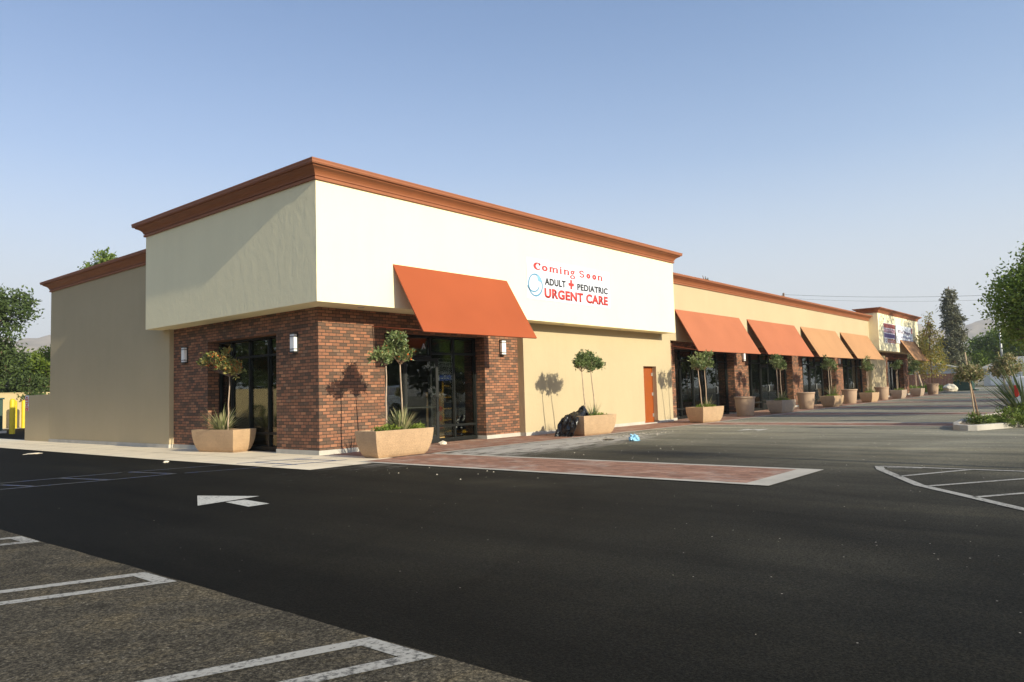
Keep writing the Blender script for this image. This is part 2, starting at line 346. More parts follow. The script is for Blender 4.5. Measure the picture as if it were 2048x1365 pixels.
# ------------------------------------------------------------------ object helpers
def tag(o, label=None, cat=None, group=None, kind=None):
    if label: o['label'] = label
    if cat: o['category'] = cat
    if group: o['group'] = group
    if kind: o['kind'] = kind
    return o
def empty(name, loc, rz=0, label=None, cat=None, group=None):
    o = bpy.data.objects.new(name, None); C.objects.link(o); o.location = loc; o.rotation_euler = (0, 0, rz)
    o.empty_display_size = .2
    return tag(o, label, cat, group)
class MB:
    def __init__(s): s.v = []; s.f = []; s.t = None
    def add(s, vs, fs):
        k = len(s.v); s.v += [tuple(p) for p in vs]; s.f += [tuple(i+k for i in f) for f in fs]; return s
    def box(s, x0, x1, y0, y1, z0, z1):
        if x0 > x1: x0, x1 = x1, x0
        if y0 > y1: y0, y1 = y1, y0
        return s.add([(x0, y0, z0), (x1, y0, z0), (x1, y1, z0), (x0, y1, z0), (x0, y0, z1), (x1, y0, z1), (x1, y1, z1), (x0, y1, z1)],
                     [(0, 3, 2, 1), (4, 5, 6, 7), (0, 1, 5, 4), (1, 2, 6, 5), (2, 3, 7, 6), (3, 0, 4, 7)])
    def prism(s, pts, dvec):           # planar polygon pts extruded along dvec
        n = len(pts); dv = Vector(dvec)
        vs = [Vector(p) for p in pts]+[Vector(p)+dv for p in pts]
        nn = (vs[1]-vs[0]).cross(vs[2]-vs[0])
        fs = [tuple(range(n))[::-1], tuple(range(n, 2*n))]+[(i, (i+1) % n, n+(i+1) % n, n+i) for i in range(n)]
        if nn.dot(dv) < 0: fs = [f[::-1] for f in fs]
        return s.add(vs, fs)
    def tube(s, pts, rad, seg=8, cap=True):
        pts = [Vector(p) for p in pts]; rr = rad if isinstance(rad, (list, tuple)) else [rad]*len(pts)
        vs = []; fs = []
        for i, p in enumerate(pts):
            t = (pts[min(i+1, len(pts)-1)]-pts[max(i-1, 0)]).normalized()
            a = t.cross(Vector((0, 0, 1)) if abs(t.z) < .9 else Vector((1, 0, 0))).normalized(); b = t.cross(a)
            for k in range(seg):
                an = 2*PI*k/seg; vs.append(p+(a*math.cos(an)+b*math.sin(an))*rr[i])
        for i in range(len(pts)-1):
            for k in range(seg):
                fs.append((i*seg+k, i*seg+(k+1) % seg, (i+1)*seg+(k+1) % seg, (i+1)*seg+k))
        if cap: fs += [tuple(range(seg))[::-1], tuple((len(pts)-1)*seg+k for k in range(seg))]
        return s.add(vs, fs)
    def lathe(s, prof, seg=32, c=(0, 0, 0)):
        vs = []; fs = []; n = len(prof)
        for (rr, z) in prof:
            for k in range(seg):
                a = 2*PI*k/seg; vs.append((c[0]+rr*math.cos(a), c[1]+rr*math.sin(a), c[2]+z))
        for i in range(n-1):
            for k in range(seg):
                fs.append((i*seg+k, i*seg+(k+1) % seg, (i+1)*seg+(k+1) % seg, (i+1)*seg+k))
        return s.add(vs, fs)
    def build(s, name, mat, parent=None, smooth=False, bevel=0):
        me = bpy.data.meshes.new(name); me.from_pydata(s.v, [], s.f); me.update()
        if s.t is not None:
            at = me.attributes.new('leaf_tone', 'FLOAT', 'FACE'); at.data.foreach_set('value', s.t)
        me.materials.append(M[mat])
        if s.t is None:
            bm = bmesh.new(); bm.from_mesh(me)
            bmesh.ops.recalc_face_normals(bm, faces=bm.faces)
            bm.to_mesh(me); bm.free()
        if smooth: me.polygons.foreach_set('use_smooth', [True]*len(me.polygons))
        o = bpy.data.objects.new(name, me); C.objects.link(o)
        if parent: o.parent = parent
        if bevel:
            md = o.modifiers.new('bevel', 'BEVEL'); md.width = bevel; md.segments = 2; md.limit_method = 'ANGLE'
        return o
def build_each(s, name, mat, parent=None, eps=.01):
    # one object for every group of touching pieces
    n = len(s.v)//8; bb = []
    for i in range(n):
        q = s.v[i*8:i*8+8]; bb.append([(min(c[k] for c in q)-eps, max(c[k] for c in q)+eps) for k in range(3)])
    par = list(range(n))
    def root(i):
        while par[i] != i: i = par[i]
        return i
    for i in range(n):
        for j in range(i):
            if all(bb[i][k][0] <= bb[j][k][1] and bb[j][k][0] <= bb[i][k][1] for k in range(3)): par[root(i)] = root(j)
    for r_ in sorted(set(root(i) for i in range(n))):
        t = MB()
        for i in range(n):
            if root(i) == r_: t.add(s.v[i*8:i*8+8], [tuple(k-i*8 for k in f) for f in s.f[i*6:i*6+6]])
        t.build(name, mat, parent)
def flat(name, polys, z, mat, kind='structure', ground=True, thick=0):
    bm = bmesh.new()
    for poly in polys:
        f = bm.faces.new([bm.verts.new((p[0], p[1], 0)) for p in poly])
    for bx in (15.0, 90.0):
        bmesh.ops.bisect_plane(bm, geom=bm.verts[:]+bm.edges[:]+bm.faces[:], plane_co=(bx, 0, 0), plane_no=(1, 0, 0))
    bmesh.ops.recalc_face_normals(bm, faces=bm.faces)
    for f in bm.faces:
        if f.normal.z < 0: f.normal_flip()
    for v in bm.verts: v.co.z = z+gz(v.co.x)
    me = bpy.data.meshes.new(name); bm.to_mesh(me); bm.free(); me.materials.append(M[mat])
    o = bpy.data.objects.new(name, me); C.objects.link(o); o['kind'] = kind
    return o
def rect(x0, x1, y0, y1): return [(x0, y0), (x1, y0), (x1, y1), (x0, y1)]
def stripe(a, b, wd):
    a = Vector(a); b = Vector(b); t = (b-a).normalized(); n = Vector((-t.y, t.x))*wd/2
    return [tuple(a+n), tuple(a-n), tuple(b-n), tuple(b+n)]
def text(s, x0, x1, z0, z1, y, mat, parent, name='lettering', axis='y', off=0.0, sp=1.0, depth=.004):
    cu = bpy.data.curves.new('text', 'FONT'); cu.body = s; cu.offset = off; cu.space_character = sp
    cu.extrude = 0; cu.resolution_u = 4
    o = bpy.data.objects.new('text', cu); C.objects.link(o)
    dg = bpy.context.evaluated_depsgraph_get()
    me = bpy.data.meshes.new_from_object(o.evaluated_get(dg)); bpy.data.objects.remove(o)
    xs = [v.co.x for v in me.vertices]; ys = [v.co.y for v in me.vertices]
    ax, bx_, ay, by_ = min(xs), max(xs), min(ys), max(ys)
    for v in me.vertices:
        uu = x0+(v.co.x-ax)/(bx_-ax)*(x1-x0); zz = z0+(v.co.y-ay)/(by_-ay)*(z1-z0)
        v.co = (uu, y, zz) if axis == 'y' else (y, uu, zz)
    bm = bmesh.new(); bm.from_mesh(me)
    ex = bmesh.ops.extrude_face_region(bm, geom=bm.faces[:])
    dv = Vector((0, -depth, 0)) if axis == 'y' else Vector((-depth, 0, 0))
    bmesh.ops.translate(bm, verts=[g for g in ex['geom'] if isinstance(g, bmesh.types.BMVert)], vec=dv)
    bmesh.ops.recalc_face_normals(bm, faces=bm.faces); bm.to_mesh(me); bm.free()
    me.materials.clear(); me.materials.append(M[mat]); me.name = name
    q = bpy.data.objects.new(name, me); C.objects.link(q)
    if parent: q.parent = parent
    return q

# ------------------------------------------------------------------ ground and markings
flat('ground', [rect(-3000, 3000, -3000, 3000)], -.030, 'far_ground')
def edge_x(y): return -7.68+.008*math.sin(y*1.3)+.004*math.sin(y*5.3+1)+.0015*math.sin(y*13)
ys = [-70]+[-15+.12*i for i in range(200)]+[60]
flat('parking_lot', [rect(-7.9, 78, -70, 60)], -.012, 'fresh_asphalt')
old = flat('old_asphalt', [[(-60, -70)]+[(edge_x(y), y) for y in ys]+[(-60, 60)]], -.0085, 'old_asphalt')
flat('pavement', [[(-2.3, 30), (-2.3, 3.4), (-2.17, -2.75), (.25, -2.75), (.25, -1.9), (.25, 0), (.0, 30)]], -.004, 'pavement_concrete')
# joints across the pavement
jm = MB()
flat('pavement_joint', [rect(-2.22, -.14, y, y+.018) for y in (-.9, 1.1, 3.1, 5.1, 7.1, 9.1, 11.1, 13.1, 15.1)]+[rect(-1.2, -1.185, -2.74, 18)], .000, 'soil')
flat('brick_walkway', [rect(.25, 57, -2.15, 1.0)], -.004, 'brick_paving')
flat('walkway_edging', [rect(1.5, 57, -2.30, -2.15)], -.0035, 'band_concrete')
def band(x0, x1, y0, y1, nm, e=.15):
    flat(nm, [rect(x0+e, x1-e, y0+.36, y1)], .000, 'brick_paving')
    flat(nm+'_edging', [rect(x0, x0+e, y0, y1), rect(x1-e, x1, y0, y1), rect(x0+e, x1-e, y0, y0+.36)], .0005, 'band_concrete')
band(-.73, 1.46, -10.72, -2.30, 'brick_crossing')
for xc in (14.9, 22.2, 29.5, 36.8, 44.1, 51.4): band(xc-1.05, xc+1.05, -13.5, -2.30, 'brick_crossing', .28)
flat('painted_arrow', [[(-5.14, -4.37), (-4.72, -5.25), (-5.64, -5.35)], [(-5.28, -5.37), (-5.02, -5.39), (-5.06, -6.04), (-5.35, -6.04)]], -.004, 'arrow_paint')
flat('painted_arrow', [[(10.95, -5.2), (11.87, -5.15), (11.5, -5.55)], [(11.5, -5.5), (11.75, -5.35), (11.95, -5.8), (11.02, -5.85)]], -.004, 'arrow_paint')
# parking bay lines: hairpin ends on the old asphalt
for yc in (-.54, -3.29, -6.04, -8.80, -11.50, -14.2):
    wd = .105; sl_ = .375; x0, x1 = -14.0, -7.82; hw = wd/2*1.07
    def yy(x, off): return yc+off+(-7.70-x)*sl_
    polys = []
    for off in (.20, -.205):
        polys.append([(x0, yy(x0, off)-hw), (x1, yy(x1, off)-hw), (x1, yy(x1, off)+hw), (x0, yy(x0, off)+hw)])
    polys.append([(x1, yy(x1, .20)+hw), (x1, yy(x1, -.205)-hw), (-7.705, yy(-7.705, -.205)-hw), (-7.705, yy(-7.705, .20)+hw)])
    flat('bay_line', polys, -.0045, 'white_paint')
flat('bay_line', [stripe(p, q, .09) for p, q in (((-6.09, .62), (-4.14, .47)), ((-6.41, -.51), (-4.9, -.75)), ((-4.9, -.75), (-3.74, -.84)), ((-6.17, .32), (-5.95, -.51)), ((-5.2, .53), (-4.85, -.72)), ((-4.03, .4), (-3.74, -.84)))], -.0042, 'blue_paint')
flat('bay_line', [stripe(p, q, .07) for p, q in (((-3.6, -.9), (-2.3, -1.3)), ((-4.0, .4), (-2.4, .03)))], -.0046, 'blue_paint')
flat('bay_line', [stripe(p, q, .06) for p, q in (((-2.07, -.05), (-.51, -.45)), ((-1.74, -.2), (-1.66, -1.59)), ((-.92, -.34), (-.71, -1.58)), ((-2.1, -1.4), (-.5, -1.66)))], .0025, 'blue_paint_pale')
# hatched no-parking island
flat('hatched_marking', [stripe((2.31, -11.28), (2.37, -14.5), .10), stripe((1.04, -11.85), (2.28, -12.5), .085), stripe((.14, -12.40), (2.0, -13.65), .085), stripe((-.66, -13.0), (1.4, -14.4), .085), stripe((2.1, -11.45), (2.25, -11.9), .07)]
     + [stripe(p, q, .12) for p, q in zip([(2.31, -11.28), (1.85, -11.42), (1.46, -11.62), (.17, -12.29), (-.63, -12.96), (-1.33, -13.53)], [(1.85, -11.42), (1.46, -11.62), (.17, -12.29), (-.63, -12.96), (-1.33, -13.53), (-2.2, -14.4)])], -.004, 'white_paint')
flat('bay_line', [stripe((x, -19), (x, -13.9), .1) for x in (7.2, 9.9)]+[rect(5.5, 9.2, -9.15, -9.05)][:0], -.004, 'white_paint')
flat('far_pavement', [rect(78, 82, -60, 40)], -.004, 'kerb_concrete')
flat('rear_apron', [rect(-14, 12, 38.0, 39.9)], -.004, 'kerb_concrete')
# low hills far away
def hills():
    s = MB(); na, nr = 160, 12; rnd = random.Random(4)
    ph = [rnd.uniform(0, 6.28) for _ in range(8)]
    for j in range(nr):
        rr = 1250+j*110
        env = math.sin(PI*j/(nr-1))**.7
        for i in range(na):
            az = R(-14+i*104/(na-1))
            top = 122 if az < R(35) else 150
            h = top*(1+.10*math.sin(az*23+ph[0])+.07*math.sin(az*57+ph[1])+.035*math.sin(az*131+ph[2]+j)+.03*math.sin(az*211+ph[3]+j*2))
            h *= env*(1+.08*math.sin(j*1.7+az*40+ph[4]))
            s.v.append((CAM.x+rr*math.cos(az), CAM.y+rr*math.sin(az), h-4))
    for j in range(nr-1):
        for i in range(na-1):
            s.f.append((j*na+i, j*na+i+1, (j+1)*na+i+1, (j+1)*na+i))
    o = s.build('hills', 'hill_rock', smooth=True); o['kind'] = 'structure'
hills()

# ------------------------------------------------------------------ the building
OX, OY, ZB, ZT, ZC, PO = .617, .835, 3.414, 6.121, 6.496, .289
B = empty('retail_building', (0, 0, 0), label='long single storey brick and beige stucco shop building with ivory corner block and brown cornices', cat='building')
def cornice(path, zt, zc, capped=True, name='cornice'):
    # path: polyline walked with the outside on its right-hand side, axis-aligned
    prof = [(0, zt-.005), (.05, zt-.005), (.055, zt+.05), (.03, zt+.056), (.032, zt+.072), (.055, zt+.078), (.058, zt+.10), (.072, zt+.13), (.098, zt+.165), (.135, zt+.195), (.175, zt+.215), (.215, zt+.232), (.225, zt+.25), (.225, zt+.268), (PO-.012, zt+.268), (PO-.012, zt+.285), (PO, zt+.288), (PO, zc-.03), (PO+.008, zc-.03), (PO+.008, zc), (-.25, zc), (-.25, zt-.005)]
    s = MB(); n = len(prof); P = [Vector((p[0], p[1])) for p in path]
    def nrm(a, b): t = (b-a).normalized(); return Vector((t.y, -t.x))
    for i, p in enumerate(P):
        if i == 0: off = nrm(P[0], P[1])
        elif i == len(P)-1: off = nrm(P[-2], P[-1])
        else: off = nrm(P[i-1], P[i])+nrm(P[i], P[i+1])
        for o_, z in prof: s.v.append((p.x+off.x*o_, p.y+off.y*o_, z))
    for i in range(len(P)-1):
        for k in range(n):
            s.f.append((i*n+k, i*n+(k+1) % n, (i+1)*n+(k+1) % n, (i+1)*n+k))
    s.f += [tuple(range(n)), tuple((len(P)-1)*n+k for k in range(n))[::-1]]
    return s.build(name, 'cornice_paint', B)
# --- ivory corner block
X1 = 15.735; Y1 = 7.434
s = MB(); s.box(-OX, X1, -OY, Y1, ZB, ZT+.02); s.build('upper_block', 'ivory_stucco', B)
cornice([(-OX, Y1+1.5), (-OX, Y1)][:0]+[(X1-1.0, Y1), (-OX, Y1), (-OX, -OY), (X1, -OY), (X1, Y1)], ZT, ZC)
# small downlights recessed in the soffit
for (x, y) in ((.9, -.45), (8.8, -.53), (12.2, -.53)):
    s = MB(); s.lathe([(.0, ZB-.012), (.07, ZB-.012), (.085, ZB-.004), (.085, ZB+.01)], 16, (x, y, 0)); s.build('soffit_light', 'galvanised', B)
# --- beige walls
Z2, Z2C = 5.514, 5.871
s = MB(); s.box(-.129, 5, 7.0, 16.30, .10, ZB-.003); s.box(-.129, 5, Y1+.003, 16.30, ZB-.003, Z2+.02)
s.build('wall', 'beige_stucco', B)
cornice([(6.0, 16.30), (-.129, 16.30), (-.129, Y1+.01)], Z2, Z2C)
s = MB(); s.box(7.2, 14.26, -.227, .30, .10, ZB-.003); s.box(15.21, 16.43, -.227, .30, .10, ZB-.003); s.box(14.26, 15.21, -.227, .30, 2.15, ZB-.003)
s.build('wall', 'beige_stucco', B)
s = MB(); s.box(X1+.003, 44.85, -.227, .40, ZB, Z2+.02).box(16.433, 44.85, -.227, .40, 3.20, ZB)
s.box(44.72, 48.5, -.227, .30, .10, 3.20)
s.build('wall', 'beige_stucco', B)
cornice([(X1+.01, -.227), (44.72, -.227)], Z2, Z2C)
s = MB(); s.box(3.0, 56.3, 1.0, 16.0, 5.30, 5.50); s.box(-.4, 15.6, -.6, 7.3, 6.10, 6.135); s.build('roof', 'roofing', B)
s = MB(); s.box(56.1, 56.4, .4, 16.3, -.3, 5.5); s.box(5, 56.4, 16.0, 16.3, -.3, 5.5); s.build('wall', 'beige_stucco', B)
# --- far ivory block
FX0, FX1, FZB, FZT = 44.75, 56.4, 3.47, 6.06
s = MB(); s.box(FX0, FX1, -OY, .42, FZB, FZT+.02); s.build('upper_block', 'ivory_stucco', B)
cornice([(FX1-.5, .42), (FX0, .42), (FX0, -OY), (FX1, -OY), (FX1, .42)], FZT, FZT+.33)
# --- brickwork
s = MB()
s.box(0, 1.97, 0, .5, .10, ZB-.003)                        # corner pier (front)
s.box(0, .5, .5, 1.72, .10, ZB-.003)                       # corner pier (side)
s.box(0, .5, 5.05, 7.0, .10, ZB-.003)                      # side, left of window
s.box(0, .5, 1.72, 5.05, 2.92, ZB-.003)                    # side lintel
s.box(1.97, 5.70, 0, .5, 2.92, ZB-.003)                    # front lintel
s.box(5.70, 7.2, 0, .5, .10, ZB-.003)                      # front right pier
build_each(s, 'brick_wall', 'brick', B)
s = MB()
OPEN = [(17.15, 22.9), (24.5, 30.4), (31.9, 37.7), (39.2, 44.6)]
s.box(16.43, 17.15, 0, .5, .10, 3.2)
for a, b in ((22.9, 24.5), (30.4, 31.9), (37.7, 39.2)): s.box(a, b, 0, .5, .10, 3.2)
for a, b in OPEN: s.box(a, b, 0, .5, 2.92, 3.2)
s.box(44.6, 44.72, 0, .5, .10, 3.2)
build_each(s, 'brick_wall', 'brick', B)
s = MB(); s.box(48.5, 50.0, 0, .5, .10, FZB-.003); s.box(54.7, 56.2, 0, .5, .10, FZB-.003); s.box(50.0, 54.7, 0, .5, 2.92, FZB-.003); build_each(s, 'brick_wall', 'brick', B)
# --- concrete plinth
s = MB(); e = .022
s.box(-e, 1.97, -e, .5, -.03, .10); s.box(-e, .5, .5, 1.72, -.03, .10); s.box(-e, .5, 5.05, 7.0, -.03, .10); s.box(5.70, 7.2, -e, .5, -.03, .10)
build_each(s, 'plinth', 'concrete_base', B)
s = MB(); s.box(-.145, 5, 7.0, 16.32, -.03, .10).box(7.2, 14.2, -.245, .3, -.03, .10).box(15.27, 16.43, -.245, .3, -.03, .10)
build_each(s, 'plinth', 'concrete_base', B)
s = MB()
for a, b in ((16.43, 17.15), (22.9, 24.5), (30.4, 31.9), (37.7, 39.2)): s.box(a, b, -e, .5, -.03, gz(a)+.10)
s.box(44.6, 48.5, -.245, .3, -.03, .29).box(48.5, 50.0, -e, .5, -.03, .31).box(54.7, 56.22, -e, .5, -.03, .35)
build_each(s, 'plinth', 'concrete_base', B)
# --- interior shells
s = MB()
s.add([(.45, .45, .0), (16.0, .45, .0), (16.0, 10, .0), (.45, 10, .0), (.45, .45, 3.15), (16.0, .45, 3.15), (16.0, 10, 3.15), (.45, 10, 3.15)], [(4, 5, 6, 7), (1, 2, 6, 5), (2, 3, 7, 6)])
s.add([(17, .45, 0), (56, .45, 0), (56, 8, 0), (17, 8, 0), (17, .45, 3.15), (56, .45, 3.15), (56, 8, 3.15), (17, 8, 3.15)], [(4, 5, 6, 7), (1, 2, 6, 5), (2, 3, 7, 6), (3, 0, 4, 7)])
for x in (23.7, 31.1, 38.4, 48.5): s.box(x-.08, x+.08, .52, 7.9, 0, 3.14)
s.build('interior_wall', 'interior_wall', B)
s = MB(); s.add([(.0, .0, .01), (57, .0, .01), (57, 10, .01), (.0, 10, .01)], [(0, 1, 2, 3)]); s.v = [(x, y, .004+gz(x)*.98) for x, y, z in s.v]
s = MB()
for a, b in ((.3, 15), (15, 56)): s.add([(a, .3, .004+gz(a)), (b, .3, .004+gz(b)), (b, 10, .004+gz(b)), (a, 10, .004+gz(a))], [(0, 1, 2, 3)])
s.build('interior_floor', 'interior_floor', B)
# --- storefront windows
def storefront(axis, a0, a1, depth, z0, z1, cuts, rail=.42, trans=2.44, skip=None, name='storefront_window'):
    """axis 'x': runs along x at y=depth ; axis 'y': runs along y at x=depth."""
    fw, fd = .055, .11
    F = MB()
    def bx(s, p0, p1, q0, q1, zz0, zz1):
        if axis == 'x': s.box(p0, p1, q0, q1, zz0, zz1)
        else: s.box(q0, q1, p0, p1, zz0, zz1)
    edges = [a0]+cuts+[a1]
    bx(F, a0, a1, depth, depth+fd, z1-fw, z1); bx(F, a0, a1, depth-.001, depth+fd+.001, z0, z0+.09)
    for i, c in enumerate(edges):
        p0 = c if i == 0 else (c-fw if i == len(edges)-1 else c-fw/2)
        bx(F, p0, p0+fw, depth-.003, depth+fd+.003, z0+.002, z1-.002)
    for i in range(len(edges)-1):
        if skip is not None and i in skip: bx(F, edges[i]+fw/2, edges[i+1]-fw/2, depth, depth+fd, 2.30, 2.37); continue
        if trans: bx(F, edges[i]+fw/2, edges[i+1]-fw/2, depth, depth+fd, trans-fw/2, trans+fw/2)
        if rail: bx(F, edges[i]+fw/2, edges[i+1]-fw/2, depth, depth+fd, z0+rail-.03, z0+rail+.03)
    fo = F.build(name, 'metal_black', B)
    for i in range(len(edges)-1):
        p0, p1 = edges[i]+fw*.6, edges[i+1]-fw*.6
        zs = [z0+.09]
        if skip is not None and i in skip: zs = [2.37]
        else:
            if rail: zs += [z0+rail]
            if trans: zs += [trans]
        zs.append(z1-fw)
        P = MB()
        for za, zb in zip(zs[:-1], zs[1:]): bx(P, p0, p1, depth+.05, depth+.056, za+.028, zb-.028)
        P.build('pane', 'window_glass', fo)
    return fo
storefront('y', 1.72, 5.05, .33, .02, 2.92, [2.6, 3.5, 4.4])
sf = storefront('x', 1.97, 5.70, .35, .02, 2.92, [2.92, 3.90, 4.80], skip=[1])
text('A', 3.62, 3.75, 2.56, 2.70, .392, 'banner_white', sf, 'unit_letter')
# propped-open glass door
ang = R(-28)
D = MB(); DW = .92
D.box(0, .07, -.02, .025, .03, 2.28).box(DW-.075, DW, -.02, .025, .03, 2.28).box(.07, DW-.075, -.02, .025, 2.20, 2.28).box(.07, DW-.075, -.02, .025, .03, .22)
dr = D.build('glass_door', 'metal_black', B, bevel=.003); dr.location = (2.955, .37, 0); dr.rotation_euler = (0, 0, ang)
P = MB(); P.box(.068, DW-.073, -.001, .005, .21, 2.21); P.build('pane', 'window_glass', dr)
P = MB(); P.tube([(DW-.04, -.02, .85), (DW-.04, -.09, .88), (DW-.04, -.09, 1.22), (DW-.04, -.02, 1.25)], .012); P.box(.08, DW-.08, .03, .055, .96, 1.0); P.build('handle', 'metal_black', dr)
for (a, b), cuts, dk in zip(OPEN, ([18.3, 19.45, 20.6, 21.75], [25.7, 26.85, 27.85, 29.1], [33.0, 34.1, 35.1, 36.4], [40.3, 41.4, 42.4, 43.5]), (3, 2, 2, 2)):
    z0 = gz(a)+.01
    f = storefront('x', a, b, .35, z0, 2.92, cuts, rail=.40, trans=2.44, skip=[dk])
    e = [a]+cuts+[b]; x0, x1 = e[dk]+.03, e[dk+1]-.03
    D = MB(); D.box(x0, x0+.06, .33, .37, z0+.02, 2.28).box(x1-.06, x1, .33, .37, z0+.02, 2.28).box(x0+.06, x1-.06, .33, .37, 2.22, 2.28).box(x0+.06, x1-.06, .33, .37, z0+.02, z0+.25)
    dr = D.build('glass_door', 'metal_black', B)
    P = MB(); P.box(x0+.058, x1-.058, .345, .351, z0+.24, 2.23); P.build('pane', 'window_glass', dr)
    P = MB(); P.tube([(x1-.09, .33, 1.0), (x1-.09, .27, 1.03), (x1-.09, .27, 1.3), (x1-.09, .33, 1.33)], .012); P.build('handle', 'galvanised', dr)
storefront('x', 50.0, 54.7, .35, .24, 2.92, [51.2, 52.4, 53.5], rail=.4)
# --- service door
s = MB(); s.box(14.275, 15.195, -.045, .0, .03, 2.10); sd = s.build('service_door', 'door_paint', B, bevel=.003)
s = MB(); s.box(14.26, 14.275, -.06, .06, .02, 2.15).box(15.195, 15.21, -.06, .06, .02, 2.15).box(14.275, 15.195, -.06, .06, 2.10, 2.15); s.build('door_frame', 'door_paint', B)
for z in (.30, 1.10, 1.85):
    h = MB(); h.tube([(15.18, -.062, z-.06), (15.18, -.062, z+.06)], .014); h.box(15.13, 15.18, -.055, -.045, z-.06, z+.06); h.build('hinge', 'hinge_metal', sd)
s = MB(); s.box(14.2, 15.27, -.24, .12, -.02, .03); s.build('door_step', 'concrete_base', B)
# --- wall lamps
def wall_lamp(pos, nx, ny):
    # nx,ny outward normal
    def bx(s, t0, t1, n0, n1, z0, z1):
        if ny: s.box(pos[0]+t0, pos[0]+t1, pos[1]+ny*n0, pos[1]+ny*n1, pos[2]+z0, pos[2]+z1)
        else: s.box(pos[0]+nx*n0, pos[0]+nx*n1, pos[1]+t0, pos[1]+t1, pos[2]+z0, pos[2]+z1)
    s = MB(); bx(s, -.095, .095, 0, .03, -.235, .235)
    bx(s, -.10, .10, .028, .125, .205, .23); bx(s, -.10, .10, .028, .125, -.23, -.205)
    for z in (-.15, .15): bx(s, -.097, .097, .03, .122, z-.008, z+.008)
    l = s.build('wall_lamp', 'lamp_metal', B)
    s = MB(); bx(s, -.088, .088, .03, .115, -.205, .205); s.build('diffuser', 'frosted_lens', l, bevel=.01)
wall_lamp((0, .88, 2.63), -1, 0); wall_lamp((0, 6.24, 2.63), -1, 0); wall_lamp((6.45, 0, 2.64), 0, -1)
for x in (23.9, 38.4, 48.95): wall_lamp((x, 0, 2.70), 0, -1)
# --- awnings
def awning(x0, x1, yw, zt, yo, zb, mat, yr=0.0):
    s = MB(); t = Vector((0, yo-yw, zb-zt)).normalized(); n = Vector((0, t.z, -t.y))
    if n.y > 0: n = -n
    a = Vector((x0, yw-.005, zt)); b = Vector((x0, yo, zb)); k = 10
    # gently taut cloth: slight sag between head bar and front bar
    rows = 8; vs = []; fs = []
    for side in (0, 1):
        for i in range(rows+1):
            f = i/rows
            for j in range(k+1):
                g = j/k; sag = .012*math.sin(PI*f)*(.6+.4*math.sin(g*9+x0))
                p = a.lerp(b, f)-n*(sag+.012*side)
                vs.append((x0+(x1-x0)*g, p.y, p.z))
    q = (rows+1)*(k+1)
    for i in range(rows):
        for j in range(k):
            c = i*(k+1)+j
            fs.append((c, c+1, c+k+2, c+k+1)); fs.append((q+c, q+c+k+1, q+c+k+2, q+c+1))
    for j in range(k):
        fs.append((j, q+j, q+j+1, j+1)); c = rows*(k+1)+j; fs.append((c, c+1, q+c+1, q+c))
    for i in range(rows):
        c = i*(k+1); fs.append((c, c+k+1, q+c+k+1, q+c)); c += k; fs.append((c, q+c, q+c+k+1, c+k+1))
    s.add(vs, fs); o = s.build('awning', mat, B, smooth=False)
    s = MB()
    u0 = a-n*.03; u1 = b-n*.03
    xs = [x0+.02+(x1-x0-.04)*i/4 for i in range(5)]
    for x in xs: s.tube([(x, u0.y-.01, u0.z-.03), (x, u1.y+.01, u1.z+.01)], .014, 6)
    s.tube([(x0+.02, u1.y+.01, u1.z+.015), (x1-.02, u1.y+.01, u1.z+.015)], .016, 6)
    s.tube([(x0+.02, u0.y-.012, u0.z-.03), (x1-.02, u0.y-.012, u0.z-.03)], .016, 6)
    for x in (x0+.02, (x0+x1)/2, x1-.02):
        s.tube([(x, u1.y+.03, u1.z+.05), (x, yr-.005, u1.z+.28)], .012, 6)
    s.build('frame', 'awning_frame', o)
awning(1.57, 5.80, -OY, 4.475, -1.87, 2.77, 'rust_canvas')
awning(16.9, 23.15, -.227, 4.47, -1.2, 2.74, 'hazy_rust_canvas')
awning(24.05, 30.36, -.227, 4.475, -1.2, 2.75, 'hazy_rust_canvas')
awning(31.28, 37.35, -.227, 4.48, -1.2, 2.77, 'tan_canvas')
awning(38.25, 44.28, -.227, 4.47, -1.2, 2.80, 'tan_canvas')
awning(50.2, 54.9, -OY, 4.48, -1.85, 2.84, 'tan_canvas')
# rear parapet seen over the roof
s = MB(); s.box(41.9, 44.6, 1.1, 4, 5.5, 5.98); s.build('upper_block', 'ivory_stucco', B)
cornice([(41.9, 4), (41.9, 1.1), (44.6, 1.1), (44.6, 4)], 5.98, 6.29)

# ------------------------------------------------------------------ banners and signs
def panel(x0, x1, z0, z1, y, mat, name, parent=None, wav=.012, seed=0):
    s = MB(); nx, nz = 24, 8
    for side in (0, 1):
        for j in range(nz+1):
            for i in range(nx+1):
                uu, vv = i/nx, j/nz
                yy = y-wav*(.5+.5*math.sin(uu*11+seed+vv*2))*math.sin(PI*vv)**.5*.6+side*.006
                s.v.append((x0+(x1-x0)*uu, yy, z0+(z1-z0)*vv))
    q = (nx+1)*(nz+1)
    for j in range(nz):
        for i in range(nx):
            c = j*(nx+1)+i; s.f.append((c, c+1, c+nx+2, c+nx+1)); s.f.append((q+c, q+c+nx+1, q+c+nx+2, q+c+1))
    ring = [i for i in range(nx+1)]+[(j+1)*(nx+1)-1+0 for j in range(1, nz+1)]+[nz*(nx+1)+i for i in range(nx-1, -1, -1)]+[j*(nx+1) for j in range(nz-1, 0, -1)]
    for a, b in zip(ring, ring[1:]+ring[:1]): s.f.append((a, q+a, q+b, b))
    return s.build(name, mat, parent, smooth=False)
yb = -OY-.010
